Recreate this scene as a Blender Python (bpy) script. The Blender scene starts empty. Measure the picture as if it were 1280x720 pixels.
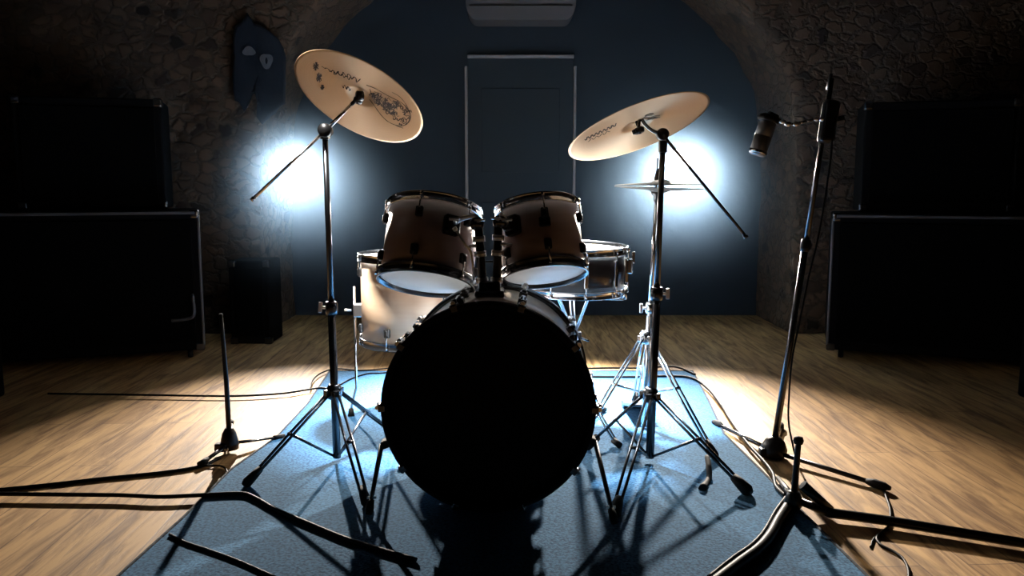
import bpy, bmesh, math, random
from mathutils import Vector, Matrix, noise
random.seed(7)
V = Vector
PI = math.pi
scene = bpy.context.scene
COL = scene.collection

HAZE_D, HAZE_G = 0.36, 0.1
# ------------------------------------------------------------------ camera
CH = 0.87
FPX = 1000.0
PITCH = math.atan(125.0 / FPX)
cam_d = bpy.data.cameras.new('camera')
cam = bpy.data.objects.new('camera', cam_d)
COL.objects.link(cam)
cam.location = (0, 0, CH)
cam.rotation_euler = (PI / 2 - PITCH, 0, 0)
cam_d.sensor_width = 36.0
cam_d.lens = FPX / 1280 * 36.0
cam_d.clip_start = 0.02
scene.camera = cam
RT = V((1, 0, 0))
FW = V((0, math.cos(PITCH), -math.sin(PITCH)))
UP = V((0, math.sin(PITCH), math.cos(PITCH)))
C0 = V((0, 0, CH))


def ray(px, py):
    return (FW + RT * ((px - 640) / FPX) - UP * ((py - 360) / FPX))


def P(px, py, Y):          # the point seen at a pixel, at distance Y into the room
    r = ray(px, py)
    return C0 + r * (Y / r.y)


def F(px, py, z=0.0):      # the point on the floor (or at height z)
    r = ray(px, py)
    return C0 + r * ((z - CH) / r.z)


def cdir(px, py, right, down, toward):   # a direction measured in the photo round one pixel
    v = ray(px, py).normalized()
    r_ = v.cross(UP).normalized()
    u_ = r_.cross(v)
    return (r_ * right - u_ * down - v * toward).normalized()


# ------------------------------------------------------------------ materials
def new_mat(name):
    m = bpy.data.materials.new(name)
    m.use_nodes = True
    nt = m.node_tree
    b = nt.nodes['Principled BSDF']
    return m, nt, b


def mat(name, col, rough=0.5, metal=0.0, var=0.15, scale=20.0, bump=0.0, coat=0.0, bscale=None, spec=0.5):
    m, nt, b = new_mat(name)
    N, L = nt.nodes, nt.links
    tc = N.new('ShaderNodeTexCoord')
    nz = N.new('ShaderNodeTexNoise')
    nz.inputs['Scale'].default_value = scale
    nz.inputs['Detail'].default_value = 5
    L.new(tc.outputs['Object'], nz.inputs['Vector'])
    mx = N.new('ShaderNodeMix')
    mx.data_type = 'RGBA'
    mx.inputs[6].default_value = tuple(c * (1 - var) for c in col) + (1,)
    mx.inputs[7].default_value = tuple(min(1, c * (1 + var)) for c in col) + (1,)
    L.new(nz.outputs['Fac'], mx.inputs[0])
    L.new(mx.outputs[2], b.inputs['Base Color'])
    b.inputs['Roughness'].default_value = rough
    b.inputs['Metallic'].default_value = metal
    b.inputs['Specular IOR Level'].default_value = spec
    b.inputs['Coat Weight'].default_value = coat
    if bump:
        n2 = N.new('ShaderNodeTexNoise')
        n2.inputs['Scale'].default_value = bscale or scale * 4
        n2.inputs['Detail'].default_value = 6
        L.new(tc.outputs['Object'], n2.inputs['Vector'])
        bp = N.new('ShaderNodeBump')
        bp.inputs['Strength'].default_value = bump
        bp.inputs['Distance'].default_value = 0.01
        L.new(n2.outputs['Fac'], bp.inputs['Height'])
        L.new(bp.outputs['Normal'], b.inputs['Normal'])
    return m


M = {}
M['chrome'] = mat('chrome', (0.75, 0.76, 0.78), 0.16, 1.0, 0.04)
M['dark_steel'] = mat('dark_steel', (0.10, 0.105, 0.115), 0.25, 0.9, 0.1)
M['black_metal'] = mat('black_metal', (0.014, 0.014, 0.015), 0.35, 0.5, 0.2)
M['black_paint'] = mat('black_paint', (0.008, 0.008, 0.008), 0.5, 0.0, 0.2, spec=0.3)
M['rubber'] = mat('rubber', (0.007, 0.007, 0.007), 0.75, 0.0, 0.2, spec=0.2)
M['cable'] = mat('cable', (0.006, 0.006, 0.007), 0.5, 0.0, 0.2, spec=0.07)
M['soft_chrome'] = mat('soft_chrome', (0.8, 0.8, 0.82), 0.32, 1.0, 0.04)
M['hoop_paint'] = mat('hoop_paint', (0.006, 0.006, 0.006), 0.7, 0.0, 0.2, spec=0.08)
M['black_head'] = mat('black_head', (0.006, 0.0045, 0.0035), 0.8, 0.0, 0.2, 6, spec=0.08)
M['tolex'] = mat('tolex', (0.0025, 0.0025, 0.0027), 0.85, 0.0, 0.25, 60, 0.3, bscale=400, spec=0.06)
M['grille'] = mat('grille', (0.002, 0.002, 0.002), 0.95, 0.0, 0.3, 300, 0.3, bscale=600, spec=0.03)
M['edge_metal'] = mat('edge_metal', (0.09, 0.09, 0.095), 0.5, 0.5, 0.25, 8)
M['pale_trim'] = mat('pale_trim', (0.30, 0.32, 0.35), 0.5, 0.0, 0.1)
M['navy_cloth'] = mat('navy_cloth', (0.005, 0.012, 0.024), 0.95, 0.0, 0.5, 14, 0.4, bscale=60)
M['pale_cloth'] = mat('pale_cloth', (0.10, 0.115, 0.14), 0.9, 0.0, 0.3, 30)
M['grey_plastic'] = mat('grey_plastic', (0.10, 0.10, 0.105), 0.7, 0.0, 0.1, 5)
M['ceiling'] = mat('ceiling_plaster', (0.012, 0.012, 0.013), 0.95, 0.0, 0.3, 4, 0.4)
M['door_leaf'] = mat('door_leaf', (0.013, 0.025, 0.037), 0.8, 0.0, 0.2, 6)
M['shaded_bronze'] = mat('shaded_bronze', (0.10, 0.085, 0.065), 0.45, 0.5, 0.2)  # hi-hat bronze, darkened in its colour to read as a backlit silhouette
M['ink'] = mat('ink', (0.03, 0.014, 0.007), 0.9, 0.0, 0.3)
M['mic_body'] = mat('mic_body', (0.20, 0.21, 0.23), 0.34, 0.75, 0.15)


def drum_wood(name, c1, c2, rough=0.3, coat=0.5):
    m, nt, b = new_mat(name)
    N, L = nt.nodes, nt.links
    tc = N.new('ShaderNodeTexCoord')
    mp = N.new('ShaderNodeMapping')
    mp.inputs['Scale'].default_value = (5, 5, 60)
    L.new(tc.outputs['Object'], mp.inputs['Vector'])
    nz = N.new('ShaderNodeTexNoise')
    nz.inputs['Scale'].default_value = 1.2
    nz.inputs['Detail'].default_value = 6
    nz.inputs['Distortion'].default_value = 0.6
    L.new(mp.outputs['Vector'], nz.inputs['Vector'])
    mx = N.new('ShaderNodeMix')
    mx.data_type = 'RGBA'
    mx.inputs[6].default_value = c1 + (1,)
    mx.inputs[7].default_value = c2 + (1,)
    L.new(nz.outputs['Fac'], mx.inputs[0])
    L.new(mx.outputs[2], b.inputs['Base Color'])
    b.inputs['Roughness'].default_value = rough
    b.inputs['Coat Weight'].default_value = coat
    b.inputs['Coat Roughness'].default_value = 0.15
    return m


M['maple'] = drum_wood('maple_lacquer', (0.72, 0.50, 0.33), (0.82, 0.62, 0.44))
M['lit_maple'] = drum_wood('lit_maple_lacquer', (0.86, 0.76, 0.64), (0.92, 0.84, 0.72))  # bass drum maple, strong light on the shell put into its paler colour
M['rose_maple'] = drum_wood('rose_maple_lacquer', (0.27, 0.19, 0.175), (0.36, 0.26, 0.24), 0.46, 0.15)
M['dark_shell'] = drum_wood('dark_shell_lacquer', (0.018, 0.016, 0.018), (0.035, 0.03, 0.03))


def head_mat():
    m, nt, b = new_mat('white_drum_head')
    N, L = nt.nodes, nt.links
    b.inputs['Base Color'].default_value = (0.86, 0.87, 0.86, 1)
    b.inputs['Roughness'].default_value = 0.5
    nz = N.new('ShaderNodeTexNoise')
    nz.inputs['Scale'].default_value = 9
    mx = N.new('ShaderNodeMix')
    mx.data_type = 'RGBA'
    mx.inputs[6].default_value = (0.80, 0.82, 0.82, 1)
    mx.inputs[7].default_value = (0.92, 0.92, 0.91, 1)
    L.new(nz.outputs['Fac'], mx.inputs[0])
    L.new(mx.outputs[2], b.inputs['Base Color'])
    tr = N.new('ShaderNodeBsdfTranslucent')
    tr.inputs['Color'].default_value = (0.85, 0.9, 0.92, 1)
    ms = N.new('ShaderNodeMixShader')
    ms.inputs[0].default_value = 0.5
    L.new(b.outputs[0], ms.inputs[1])
    L.new(tr.outputs[0], ms.inputs[2])
    L.new(ms.outputs[0], nt.nodes['Material Output'].inputs['Surface'])
    return m


M['head'] = head_mat()


def cymbal_mat():
    m, nt, b = new_mat('lathed_bronze')
    N, L = nt.nodes, nt.links
    tc = N.new('ShaderNodeTexCoord')
    sp = N.new('ShaderNodeSeparateXYZ')
    L.new(tc.outputs['Object'], sp.inputs[0])
    ln = N.new('ShaderNodeVectorMath')
    ln.operation = 'LENGTH'
    cb = N.new('ShaderNodeCombineXYZ')
    L.new(sp.outputs[0], cb.inputs[0])
    L.new(sp.outputs[1], cb.inputs[1])
    L.new(cb.outputs[0], ln.inputs[0])
    nz = N.new('ShaderNodeTexNoise')
    nz.noise_dimensions = '1D'
    nz.inputs['Scale'].default_value = 420
    nz.inputs['Detail'].default_value = 3
    L.new(ln.outputs['Value'], nz.inputs['W'])
    mx = N.new('ShaderNodeMix')
    mx.data_type = 'RGBA'
    mx.inputs[6].default_value = (0.66, 0.46, 0.28, 1)
    mx.inputs[7].default_value = (0.80, 0.58, 0.36, 1)
    L.new(nz.outputs['Fac'], mx.inputs[0])
    L.new(mx.outputs[2], b.inputs['Base Color'])
    b.inputs['Metallic'].default_value = 0.55
    b.inputs['Roughness'].default_value = 0.42
    b.inputs['Anisotropic'].default_value = 0.7
    tg = N.new('ShaderNodeTangent')
    tg.direction_type = 'RADIAL'
    tg.axis = 'Z'
    L.new(tg.outputs[0], b.inputs['Tangent'])
    bp = N.new('ShaderNodeBump')
    bp.inputs['Strength'].default_value = 0.12
    bp.inputs['Distance'].default_value = 0.001
    L.new(nz.outputs['Fac'], bp.inputs['Height'])
    L.new(bp.outputs['Normal'], b.inputs['Normal'])
    return m


M['bronze'] = cymbal_mat()


def floor_mat():
    m, nt, b = new_mat('oak_boards')
    N, L = nt.nodes, nt.links
    tc = N.new('ShaderNodeTexCoord')
    mp = N.new('ShaderNodeMapping')
    mp.inputs['Rotation'].default_value = (0, 0, PI / 2 - 0.05)
    L.new(tc.outputs['Object'], mp.inputs['Vector'])
    br = N.new('ShaderNodeTexBrick')
    br.offset = 0.37
    br.inputs['Scale'].default_value = 1.0
    br.inputs['Brick Width'].default_value = 1.25
    br.inputs['Row Height'].default_value = 0.115
    br.inputs['Mortar Size'].default_value = 0.0022
    br.inputs['Mortar Smooth'].default_value = 0.2
    br.inputs['Color1'].default_value = (0.42, 0.25, 0.105, 1)
    br.inputs['Color2'].default_value = (0.56, 0.36, 0.165, 1)
    br.inputs['Mortar'].default_value = (0.27, 0.16, 0.075, 1)
    L.new(mp.outputs['Vector'], br.inputs['Vector'])
    m2 = N.new('ShaderNodeMapping')
    m2.inputs['Scale'].default_value = (17, 1.7, 1)
    m2.inputs['Rotation'].default_value = (0, 0, 0.05)
    L.new(tc.outputs['Object'], m2.inputs['Vector'])
    nz = N.new('ShaderNodeTexNoise')
    nz.inputs['Scale'].default_value = 1.6
    nz.inputs['Detail'].default_value = 7
    nz.inputs['Roughness'].default_value = 0.62
    nz.inputs['Distortion'].default_value = 0.8
    L.new(m2.outputs['Vector'], nz.inputs['Vector'])
    rp = N.new('ShaderNodeValToRGB')
    rp.color_ramp.elements[0].position = 0.36
    rp.color_ramp.elements[0].color = (0.36, 0.28, 0.21, 1)
    rp.color_ramp.elements[1].position = 0.60
    rp.color_ramp.elements[1].color = (1.12, 1.08, 1.0, 1)
    L.new(nz.outputs['Fac'], rp.inputs[0])
    mx = N.new('ShaderNodeMix')
    mx.data_type = 'RGBA'
    mx.blend_type = 'MULTIPLY'
    mx.inputs[0].default_value = 0.9
    L.new(br.outputs['Color'], mx.inputs[6])
    L.new(rp.outputs[0], mx.inputs[7])
    L.new(mx.outputs[2], b.inputs['Base Color'])
    b.inputs['Roughness'].default_value = 0.62
    b.inputs['Specular IOR Level'].default_value = 0.3
    bp = N.new('ShaderNodeBump')
    bp.inputs['Strength'].default_value = 0.25
    bp.inputs['Distance'].default_value = 0.003
    L.new(rp.outputs[0], bp.inputs['Height'])
    L.new(bp.outputs['Normal'], b.inputs['Normal'])
    return m


def rug_mat():
    m, nt, b = new_mat('blue_rug')
    N, L = nt.nodes, nt.links
    tc = N.new('ShaderNodeTexCoord')
    nz = N.new('ShaderNodeTexNoise')
    nz.inputs['Scale'].default_value = 130
    nz.inputs['Detail'].default_value = 4
    L.new(tc.outputs['Object'], nz.inputs['Vector'])
    rp = N.new('ShaderNodeValToRGB')
    rp.color_ramp.elements[0].position = 0.36
    rp.color_ramp.elements[0].color = (0.004, 0.028, 0.072, 1)
    rp.color_ramp.elements[1].position = 0.60
    rp.color_ramp.elements[1].color = (0.034, 0.115, 0.22, 1)
    L.new(nz.outputs['Fac'], rp.inputs[0])
    L.new(rp.outputs[0], b.inputs['Base Color'])
    b.inputs['Roughness'].default_value = 0.95
    b.inputs['Specular IOR Level'].default_value = 0.2
    b.inputs['Sheen Weight'].default_value = 0.35
    b.inputs['Sheen Roughness'].default_value = 0.35
    b.inputs['Sheen Tint'].default_value = (0.25, 0.60, 1.0, 1)
    bp = N.new('ShaderNodeBump')
    bp.inputs['Strength'].default_value = 0.5
    bp.inputs['Distance'].default_value = 0.004
    L.new(nz.outputs['Fac'], bp.inputs['Height'])
    L.new(bp.outputs['Normal'], b.inputs['Normal'])
    return m


def stone_mat():
    m, nt, b = new_mat('rubble_stone')
    N, L = nt.nodes, nt.links
    tc = N.new('ShaderNodeTexCoord')
    mp = N.new('ShaderNodeMapping')
    mp.inputs['Scale'].default_value = (11, 11, 15)
    L.new(tc.outputs['Object'], mp.inputs['Vector'])
    wn = N.new('ShaderNodeTexNoise')
    wn.inputs['Scale'].default_value = 1.7
    L.new(mp.outputs['Vector'], wn.inputs['Vector'])
    ad = N.new('ShaderNodeMix')
    ad.data_type = 'RGBA'
    ad.blend_type = 'ADD'
    ad.inputs[0].default_value = 0.8
    L.new(mp.outputs['Vector'], ad.inputs[6])
    L.new(wn.outputs['Color'], ad.inputs[7])
    vo = N.new('ShaderNodeTexVoronoi')
    vo.inputs['Scale'].default_value = 1.0
    L.new(ad.outputs[2], vo.inputs['Vector'])
    ve = N.new('ShaderNodeTexVoronoi')
    ve.feature = 'DISTANCE_TO_EDGE'
    ve.inputs['Scale'].default_value = 1.0
    L.new(ad.outputs[2], ve.inputs['Vector'])
    sc = N.new('ShaderNodeSeparateColor')
    L.new(vo.outputs['Color'], sc.inputs[0])
    r1 = N.new('ShaderNodeValToRGB')
    r1.color_ramp.elements[0].position = 0.0
    r1.color_ramp.elements[0].color = (0.006, 0.003, 0.002, 1)
    r1.color_ramp.elements[1].position = 1.0
    r1.color_ramp.elements[1].color = (0.10, 0.064, 0.04, 1)
    e = r1.color_ramp.elements.new(0.22)
    e.color = (0.072, 0.046, 0.029, 1)
    L.new(sc.outputs[0], r1.inputs[0])
    r2 = N.new('ShaderNodeValToRGB')
    r2.color_ramp.elements[0].position = 0.03
    r2.color_ramp.elements[0].color = (0, 0, 0, 1)
    r2.color_ramp.elements[1].position = 0.16
    r2.color_ramp.elements[1].color = (1, 1, 1, 1)
    L.new(ve.outputs['Distance'], r2.inputs[0])
    mx = N.new('ShaderNodeMix')
    mx.data_type = 'RGBA'
    L.new(r2.outputs[0], mx.inputs[0])
    mx.inputs[6].default_value = (0.055, 0.039, 0.026, 1)
    L.new(r1.outputs[0], mx.inputs[7])
    L.new(mx.outputs[2], b.inputs['Base Color'])
    b.inputs['Roughness'].default_value = 0.92
    n3 = N.new('ShaderNodeTexNoise')
    n3.inputs['Scale'].default_value = 30
    n3.inputs['Detail'].default_value = 8
    L.new(tc.outputs['Object'], n3.inputs['Vector'])
    am = N.new('ShaderNodeMath')
    am.operation = 'MULTIPLY_ADD'
    am.inputs[1].default_value = 0.35
    L.new(n3.outputs['Fac'], am.inputs[0])
    L.new(r2.outputs[0], am.inputs[2])
    bp = N.new('ShaderNodeBump')
    bp.inputs['Strength'].default_value = 0.6
    bp.inputs['Distance'].default_value = 0.015
    L.new(am.outputs[0], bp.inputs['Height'])
    L.new(bp.outputs['Normal'], b.inputs['Normal'])
    return m


M['floor'] = floor_mat()
M['rug'] = rug_mat()
M['stone'] = stone_mat()
M['blue_wall'] = mat('blue_wall_paint', (0.012, 0.023, 0.036), 0.85, 0.0, 0.25, 1.6, 0.2, bscale=18)

mm, nt, b = new_mat('lamp_lens')
nt.nodes.remove(b)
em = nt.nodes.new('ShaderNodeEmission')
em.inputs['Color'].default_value = (0.86, 0.94, 1, 1)
em.inputs['Strength'].default_value = 40
nt.links.new(em.outputs[0], nt.nodes['Material Output'].inputs['Surface'])
M['lens'] = mm


# ------------------------------------------------------------------ mesh helpers
def frame_z(d):
    d = d.normalized()
    a = V((0, 0, 1)) if abs(d.z) < 0.95 else V((1, 0, 0))
    x = a.cross(d).normalized()
    y = d.cross(x)
    return x, y, d


def MT(origin, z, xhint=None):
    z = z.normalized()
    if xhint is None:
        x, y, z = frame_z(z)
    else:
        x = (xhint - z * xhint.dot(z)).normalized()
        y = z.cross(x)
    m = Matrix.Identity(4)
    for i in range(3):
        m[i][0], m[i][1], m[i][2], m[i][3] = x[i], y[i], z[i], origin[i]
    return m


def add_tube(bm, pts, r, seg=10, cap=True):
    """a round bar through the points; r a number or one radius per point"""
    pts = [V(p) for p in pts]
    n = len(pts)
    rs = r if isinstance(r, (list, tuple)) else [r] * n
    rings = []
    x = None
    for i, p in enumerate(pts):
        if i == 0:
            d = pts[1] - pts[0]
        elif i == n - 1:
            d = pts[-1] - pts[-2]
        else:
            d = (pts[i + 1] - pts[i]).normalized() + (pts[i] - pts[i - 1]).normalized()
        d.normalize()
        if x is None:
            x, y, _ = frame_z(d)
        else:
            x = (x - d * x.dot(d))
            if x.length < 1e-6:
                x, y, _ = frame_z(d)
            x.normalize()
        y = d.cross(x)
        rings.append([bm.verts.new(p + (x * math.cos(2 * PI * k / seg) + y * math.sin(2 * PI * k / seg)) * rs[i]) for k in range(seg)])
    for a, c in zip(rings, rings[1:]):
        for k in range(seg):
            f = bm.faces.new((a[k], a[(k + 1) % seg], c[(k + 1) % seg], c[k]))
            f.smooth = True
    if cap:
        bm.faces.new(rings[0][::-1])
        bm.faces.new(rings[-1])


def add_lathe(bm, prof, mtx, seg=64, closed=False):
    """revolve (r, z) pairs round the z axis of mtx"""
    rings = []
    for r, z in prof:
        if r < 1e-6:
            rings.append([bm.verts.new(mtx @ V((0, 0, z)))])
        else:
            rings.append([bm.verts.new(mtx @ V((r * math.cos(2 * PI * k / seg), r * math.sin(2 * PI * k / seg), z))) for k in range(seg)])
    prs = list(zip(rings, rings[1:]))
    if closed:
        prs.append((rings[-1], rings[0]))
    for a, c in prs:
        for k in range(seg):
            k2 = (k + 1) % seg
            if len(a) == 1 and len(c) == 1:
                continue
            if len(a) == 1:
                f = bm.faces.new((a[0], c[k2], c[k]))
            elif len(c) == 1:
                f = bm.faces.new((a[k], a[k2], c[0]))
            else:
                f = bm.faces.new((a[k], a[k2], c[k2], c[k]))
            f.smooth = True


def add_box(bm, mtx, size, bev=0.0):
    sx, sy, sz = size[0] / 2, size[1] / 2, size[2] / 2
    t = bmesh.new()
    bmesh.ops.create_cube(t, size=1)
    for v in t.verts:
        v.co = V((v.co.x * sx * 2, v.co.y * sy * 2, v.co.z * sz * 2))
    if bev:
        bmesh.ops.bevel(t, geom=t.edges[:], offset=bev, segments=3, affect='EDGES', profile=0.5)
    vm = {}
    for v in t.verts:
        vm[v] = bm.verts.new(mtx @ v.co)
    for f in t.faces:
        bm.faces.new([vm[v] for v in f.verts])
    t.free()


def T(x, y, z, rz=0, rx=0, ry=0):
    return Matrix.Translation(V((x, y, z))) @ Matrix.Rotation(rz, 4, 'Z') @ Matrix.Rotation(ry, 4, 'Y') @ Matrix.Rotation(rx, 4, 'X')


def spline(pts, n=10):
    """Catmull-Rom through points"""
    pts = [V(p) for p in pts]
    q = [pts[0] * 2 - pts[1]] + pts + [pts[-1] * 2 - pts[-2]]
    out = []
    for i in range(1, len(q) - 2):
        p0, p1, p2, p3 = q[i - 1:i + 3]
        for k in range(n):
            t = k / n
            out.append(0.5 * ((2 * p1) + (p2 - p0) * t + (2 * p0 - 5 * p1 + 4 * p2 - p3) * t * t + (3 * p1 - p0 - 3 * p2 + p3) * t ** 3))
    out.append(pts[-1])
    return out


def world_loc(o):
    p = V((0, 0, 0))
    while o is not None:
        p += o.location
        o = o.parent
    return p


def obj(name, bm, m, parent=None, origin=None, sharp=35):
    off = world_loc(parent) if parent is not None else V((0, 0, 0))
    o_loc = (V(origin) - off) if origin is not None else V((0, 0, 0))
    tot = off + o_loc
    for v in bm.verts:
        v.co -= tot
    bmesh.ops.recalc_face_normals(bm, faces=bm.faces[:])
    me = bpy.data.meshes.new(name)
    bm.to_mesh(me)
    bm.free()
    me.materials.append(M[m] if isinstance(m, str) else m)
    o = bpy.data.objects.new(name, me)
    o.location = o_loc
    COL.objects.link(o)
    o.parent = parent
    return o


def thing(name, label, cat, loc, group=None):
    o = bpy.data.objects.new(name, None)
    o.empty_display_size = 0.05
    COL.objects.link(o)
    o.location = loc
    o['label'] = label
    o['category'] = cat
    if group:
        o['group'] = group
    return o


def tag(o, label, cat, group=None, kind=None):
    o['label'] = label
    o['category'] = cat
    if group:
        o['group'] = group
    if kind:
        o['kind'] = kind
    return o


def struct(name, bm, m):
    o = obj(name, bm, m)
    o['kind'] = 'structure'
    return o


B = bmesh.new


def tube_obj(name, pts, r, m, parent, seg=10):
    bm = B()
    add_tube(bm, pts, r, seg)
    return obj(name, bm, m, parent)


def box_obj(name, mtx, size, m, parent, bev=0.0):
    bm = B()
    add_box(bm, mtx, size, bev)
    return obj(name, bm, m, parent)


# ------------------------------------------------------------------ the room
YA, YB, XW, ZC = 4.75, 5.45, 3.4, 2.95
bm = B()
add_box(bm, T(0, 2.0, -0.05), (2 * XW + 0.2, 7.2, 0.1))
struct('floor', bm, 'floor')
bm = B()
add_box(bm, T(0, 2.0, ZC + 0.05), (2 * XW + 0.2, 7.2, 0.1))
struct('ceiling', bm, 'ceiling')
for s, nm in ((-1, 'wall_left'), (1, 'wall_right')):
    bm = B()
    add_box(bm, T(s * (XW + 0.05), 2.0, ZC / 2), (0.1, 7.2, ZC))
    struct(nm, bm, 'stone')
bm = B()
add_box(bm, T(0, YB + 0.05, ZC / 2), (2 * XW, 0.1, ZC))
struct('wall_back', bm, 'blue_wall')

# rubble stone wall with an arched opening onto the recess
arch = [(-1.50, 0.0), (-1.50, 0.4), (-1.49, 0.8), (-1.48, 1.1), (-1.44, 1.35), (-1.34, 1.6), (-1.20, 1.82),
        (-1.0, 2.02), (-0.75, 2.2), (-0.45, 2.32), (-0.1, 2.37), (0.3, 2.36), (0.65, 2.3), (0.98, 2.16), (1.25, 1.98),
        (1.47, 1.75), (1.60, 1.5), (1.66, 1.25), (1.68, 0.9), (1.68, 0.45), (1.68, 0.0)]
arch = [V((p.x, 0, p.z)) for p in spline([(x, 0, z) for x, z in arch], 4)]
outer = []
for i, p in enumerate(arch):
    c = V((0.05, 0, 1.0))
    if p.z <= 1.1:
        q = V((math.copysign(XW, p.x), 0, p.z * ZC / 1.1 * 0.55))
    else:
        d = p - c
        d.z = max(d.z, 0.0)
        a = [XW / abs(d.x) if abs(d.x) > 1e-4 else 1e9, (ZC - 1.0) / d.z if d.z > 1e-4 else 1e9]
        q = c + d * min(a)
        q.x = max(-XW, min(XW, q.x))
    outer.append(q)
for q, p in zip(outer, arch):
    if abs(abs(q.x) - XW) < 1e-3 and q.z < ZC:
        pass
bm = B()
NR = 26
grid = []
for p, q in zip(arch, outer):
    row = []
    for k in range(NR + 1):
        w = p.lerp(q, k / NR)
        dy = noise.noise(w * 6.0) * 0.035 + noise.noise(w * 17.0) * 0.015
        ex = noise.noise(w * 9 + V((5, 0, 0))) * 0.02 if k == 0 else 0
        row.append(bm.verts.new((w.x + ex, YA + dy, max(0, w.z + (ex if w.z > 0.05 else 0)))))
    grid.append(row)
for a, c in zip(grid, grid[1:]):
    for k in range(NR):
        bm.faces.new((a[k], a[k + 1], c[k + 1], c[k])).smooth = True
# the reveal back to the blue wall
ND = 8
prev = [r[0] for r in grid]
for j in range(1, ND + 1):
    cur = []
    for i, r in enumerate(grid):
        p = r[0].co
        w = V((p.x, YA + (YB - YA) * j / ND, p.z))
        off = noise.noise(w * 9) * 0.02
        cur.append(bm.verts.new((w.x + off, w.y, w.z)))
    for i in range(len(cur) - 1):
        bm.faces.new((prev[i], prev[i + 1], cur[i + 1], cur[i])).smooth = True
    prev = cur
struct('wall_arch', bm, 'stone')

# door in the blue wall: dark leaf and three pale trim strips
dl = P(584, 235, YB).x
dr = P(717, 235, YB).x
dt = P(640, 72, YB).z
dt2 = P(640, 84, YB).z
bm = B()
add_box(bm, T((dl + dr) / 2, YB - 0.012, dt / 2), (dr - dl - 0.02, 0.03, dt - 0.02), 0.004)
for zz in (0.5, 1.25):
    add_box(bm, T((dl + dr) / 2, YB - 0.03, zz), (dr - dl - 0.2, 0.012, 0.55), 0.004)
door = struct('door_1', bm, 'door_leaf')
for nm, mt, sz in (('door_frame', T(dl, YB - 0.03, dt2 / 2), (0.018, 0.05, dt2)),
                   ('door_frame', T(dr, YB - 0.03, dt2 / 2), (0.018, 0.05, dt2)),
                   ('door_lintel', T((dl + dr) / 2, YB - 0.03, dt), (dr - dl - 0.02, 0.05, 0.02))):
    box_obj(nm, mt, sz, 'pale_trim', door, 0.003)
bm = B()
hp = V((dr - 0.07, YB - 0.05, 0.85))
add_tube(bm, [hp + V((0, 0.03, 0)), hp + V((0, -0.02, 0)), hp + V((-0.1, -0.022, 0))], 0.008)
obj('door_handle', bm, 'dark_steel', door)

# grey wall unit above the door
YU = YB - 0.14
ul, ur = P(583, 10, YU).x, P(719, 10, YU).x
ub = P(640, 28, YU).z
ac = thing('air_conditioner', 'grey boxy air unit with rounded lower corners on the wall above the doorway', 'air conditioner', ((ul + ur) / 2, YB, ub))
bm = B()
hh = 0.26
r = 0.07
ptsu = [(ul, ub + hh), (ul, ub + r * 1.6)]
for k in range(1, 7):
    a = PI + k * (PI / 2) / 6
    ptsu.append((ul + r + r * math.cos(a), ub + r * 1.6 + r * 1.6 * math.sin(a)))
for k in range(0, 7):
    a = 1.5 * PI + k * (PI / 2) / 6
    ptsu.append((ur - r + r * math.cos(a), ub + r * 1.6 + r * 1.6 * math.sin(a)))
ptsu.append((ur, ub + hh))
fa = [bm.verts.new((x, YU - 0.08, z)) for x, z in ptsu]
fb = [bm.verts.new((x, YB - 0.005, z)) for x, z in ptsu]
bm.faces.new(fa)
bm.faces.new(fb[::-1])
for i in range(len(fa)):
    j = (i + 1) % len(fa)
    bm.faces.new((fa[i], fb[i], fb[j], fa[j]))
obj('casing', bm, 'grey_plastic', ac)
box_obj('air_flap', T((ul + ur) / 2, YU - 0.083, ub + 0.088), (ur - ul - 0.05, 0.012, 0.006), 'black_paint', ac)
for k in range(5):
    box_obj('vent_slot', T((ul + ur) / 2, YU - 0.082, ub + 0.14 + k * 0.02), (ur - ul - 0.12, 0.006, 0.004), 'black_paint', ac)

# dark blue ragged cloth on the stone, with two pale marks
YH = YA - 0.045
outl = [(296, 32), (303, 28), (309, 16), (314, 24), (318, 30), (328, 33), (338, 40), (348, 49), (354, 60), (357, 72), (357, 96), (357, 130), (350, 134), (345, 142), (337, 147),
        (328, 156), (321, 146), (322, 130), (320, 118), (315, 117), (313, 128), (306, 140), (300, 128), (294, 126), (292, 112), (291, 92), (293, 74), (292, 54), (293, 40)]
cc = P(325, 90, YH)
hang = thing('wall_hanging', 'dark blue ragged-edged cloth hung on the stone wall, with a pale ring mark', 'wall hanging', (cc.x, YH, P(325, 150, YH).z))
pts = [P(x, y, YH) for x, y in outl]
bm = B()
NK = 10
fr, bk = [], []
for side, dst in ((0.0, fr), (0.012, bk)):
    for p in pts:
        row = []
        for k in range(NK + 1):
            w = cc.lerp(p, k / NK)
            row.append(bm.verts.new((w.x, YH + side - 0.012 + 0.02 * noise.noise(V((w.x * 9, 0, w.z * 5))) + 0.006 * noise.noise(V((w.x * 30, 3, w.z * 14))), w.z)))
        dst.append(row)
n = len(pts)
for i in range(n):
    j = (i + 1) % n
    for dst in (fr, bk):
        for k in range(NK):
            bm.faces.new((dst[i][k], dst[j][k], dst[j][k + 1], dst[i][k + 1])).smooth = True
    bm.faces.new((fr[i][NK], fr[j][NK], bk[j][NK], bk[i][NK]))
bmesh.ops.remove_doubles(bm, verts=bm.verts[:], dist=1e-5)
obj('cloth', bm, 'navy_cloth', hang)
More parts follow.
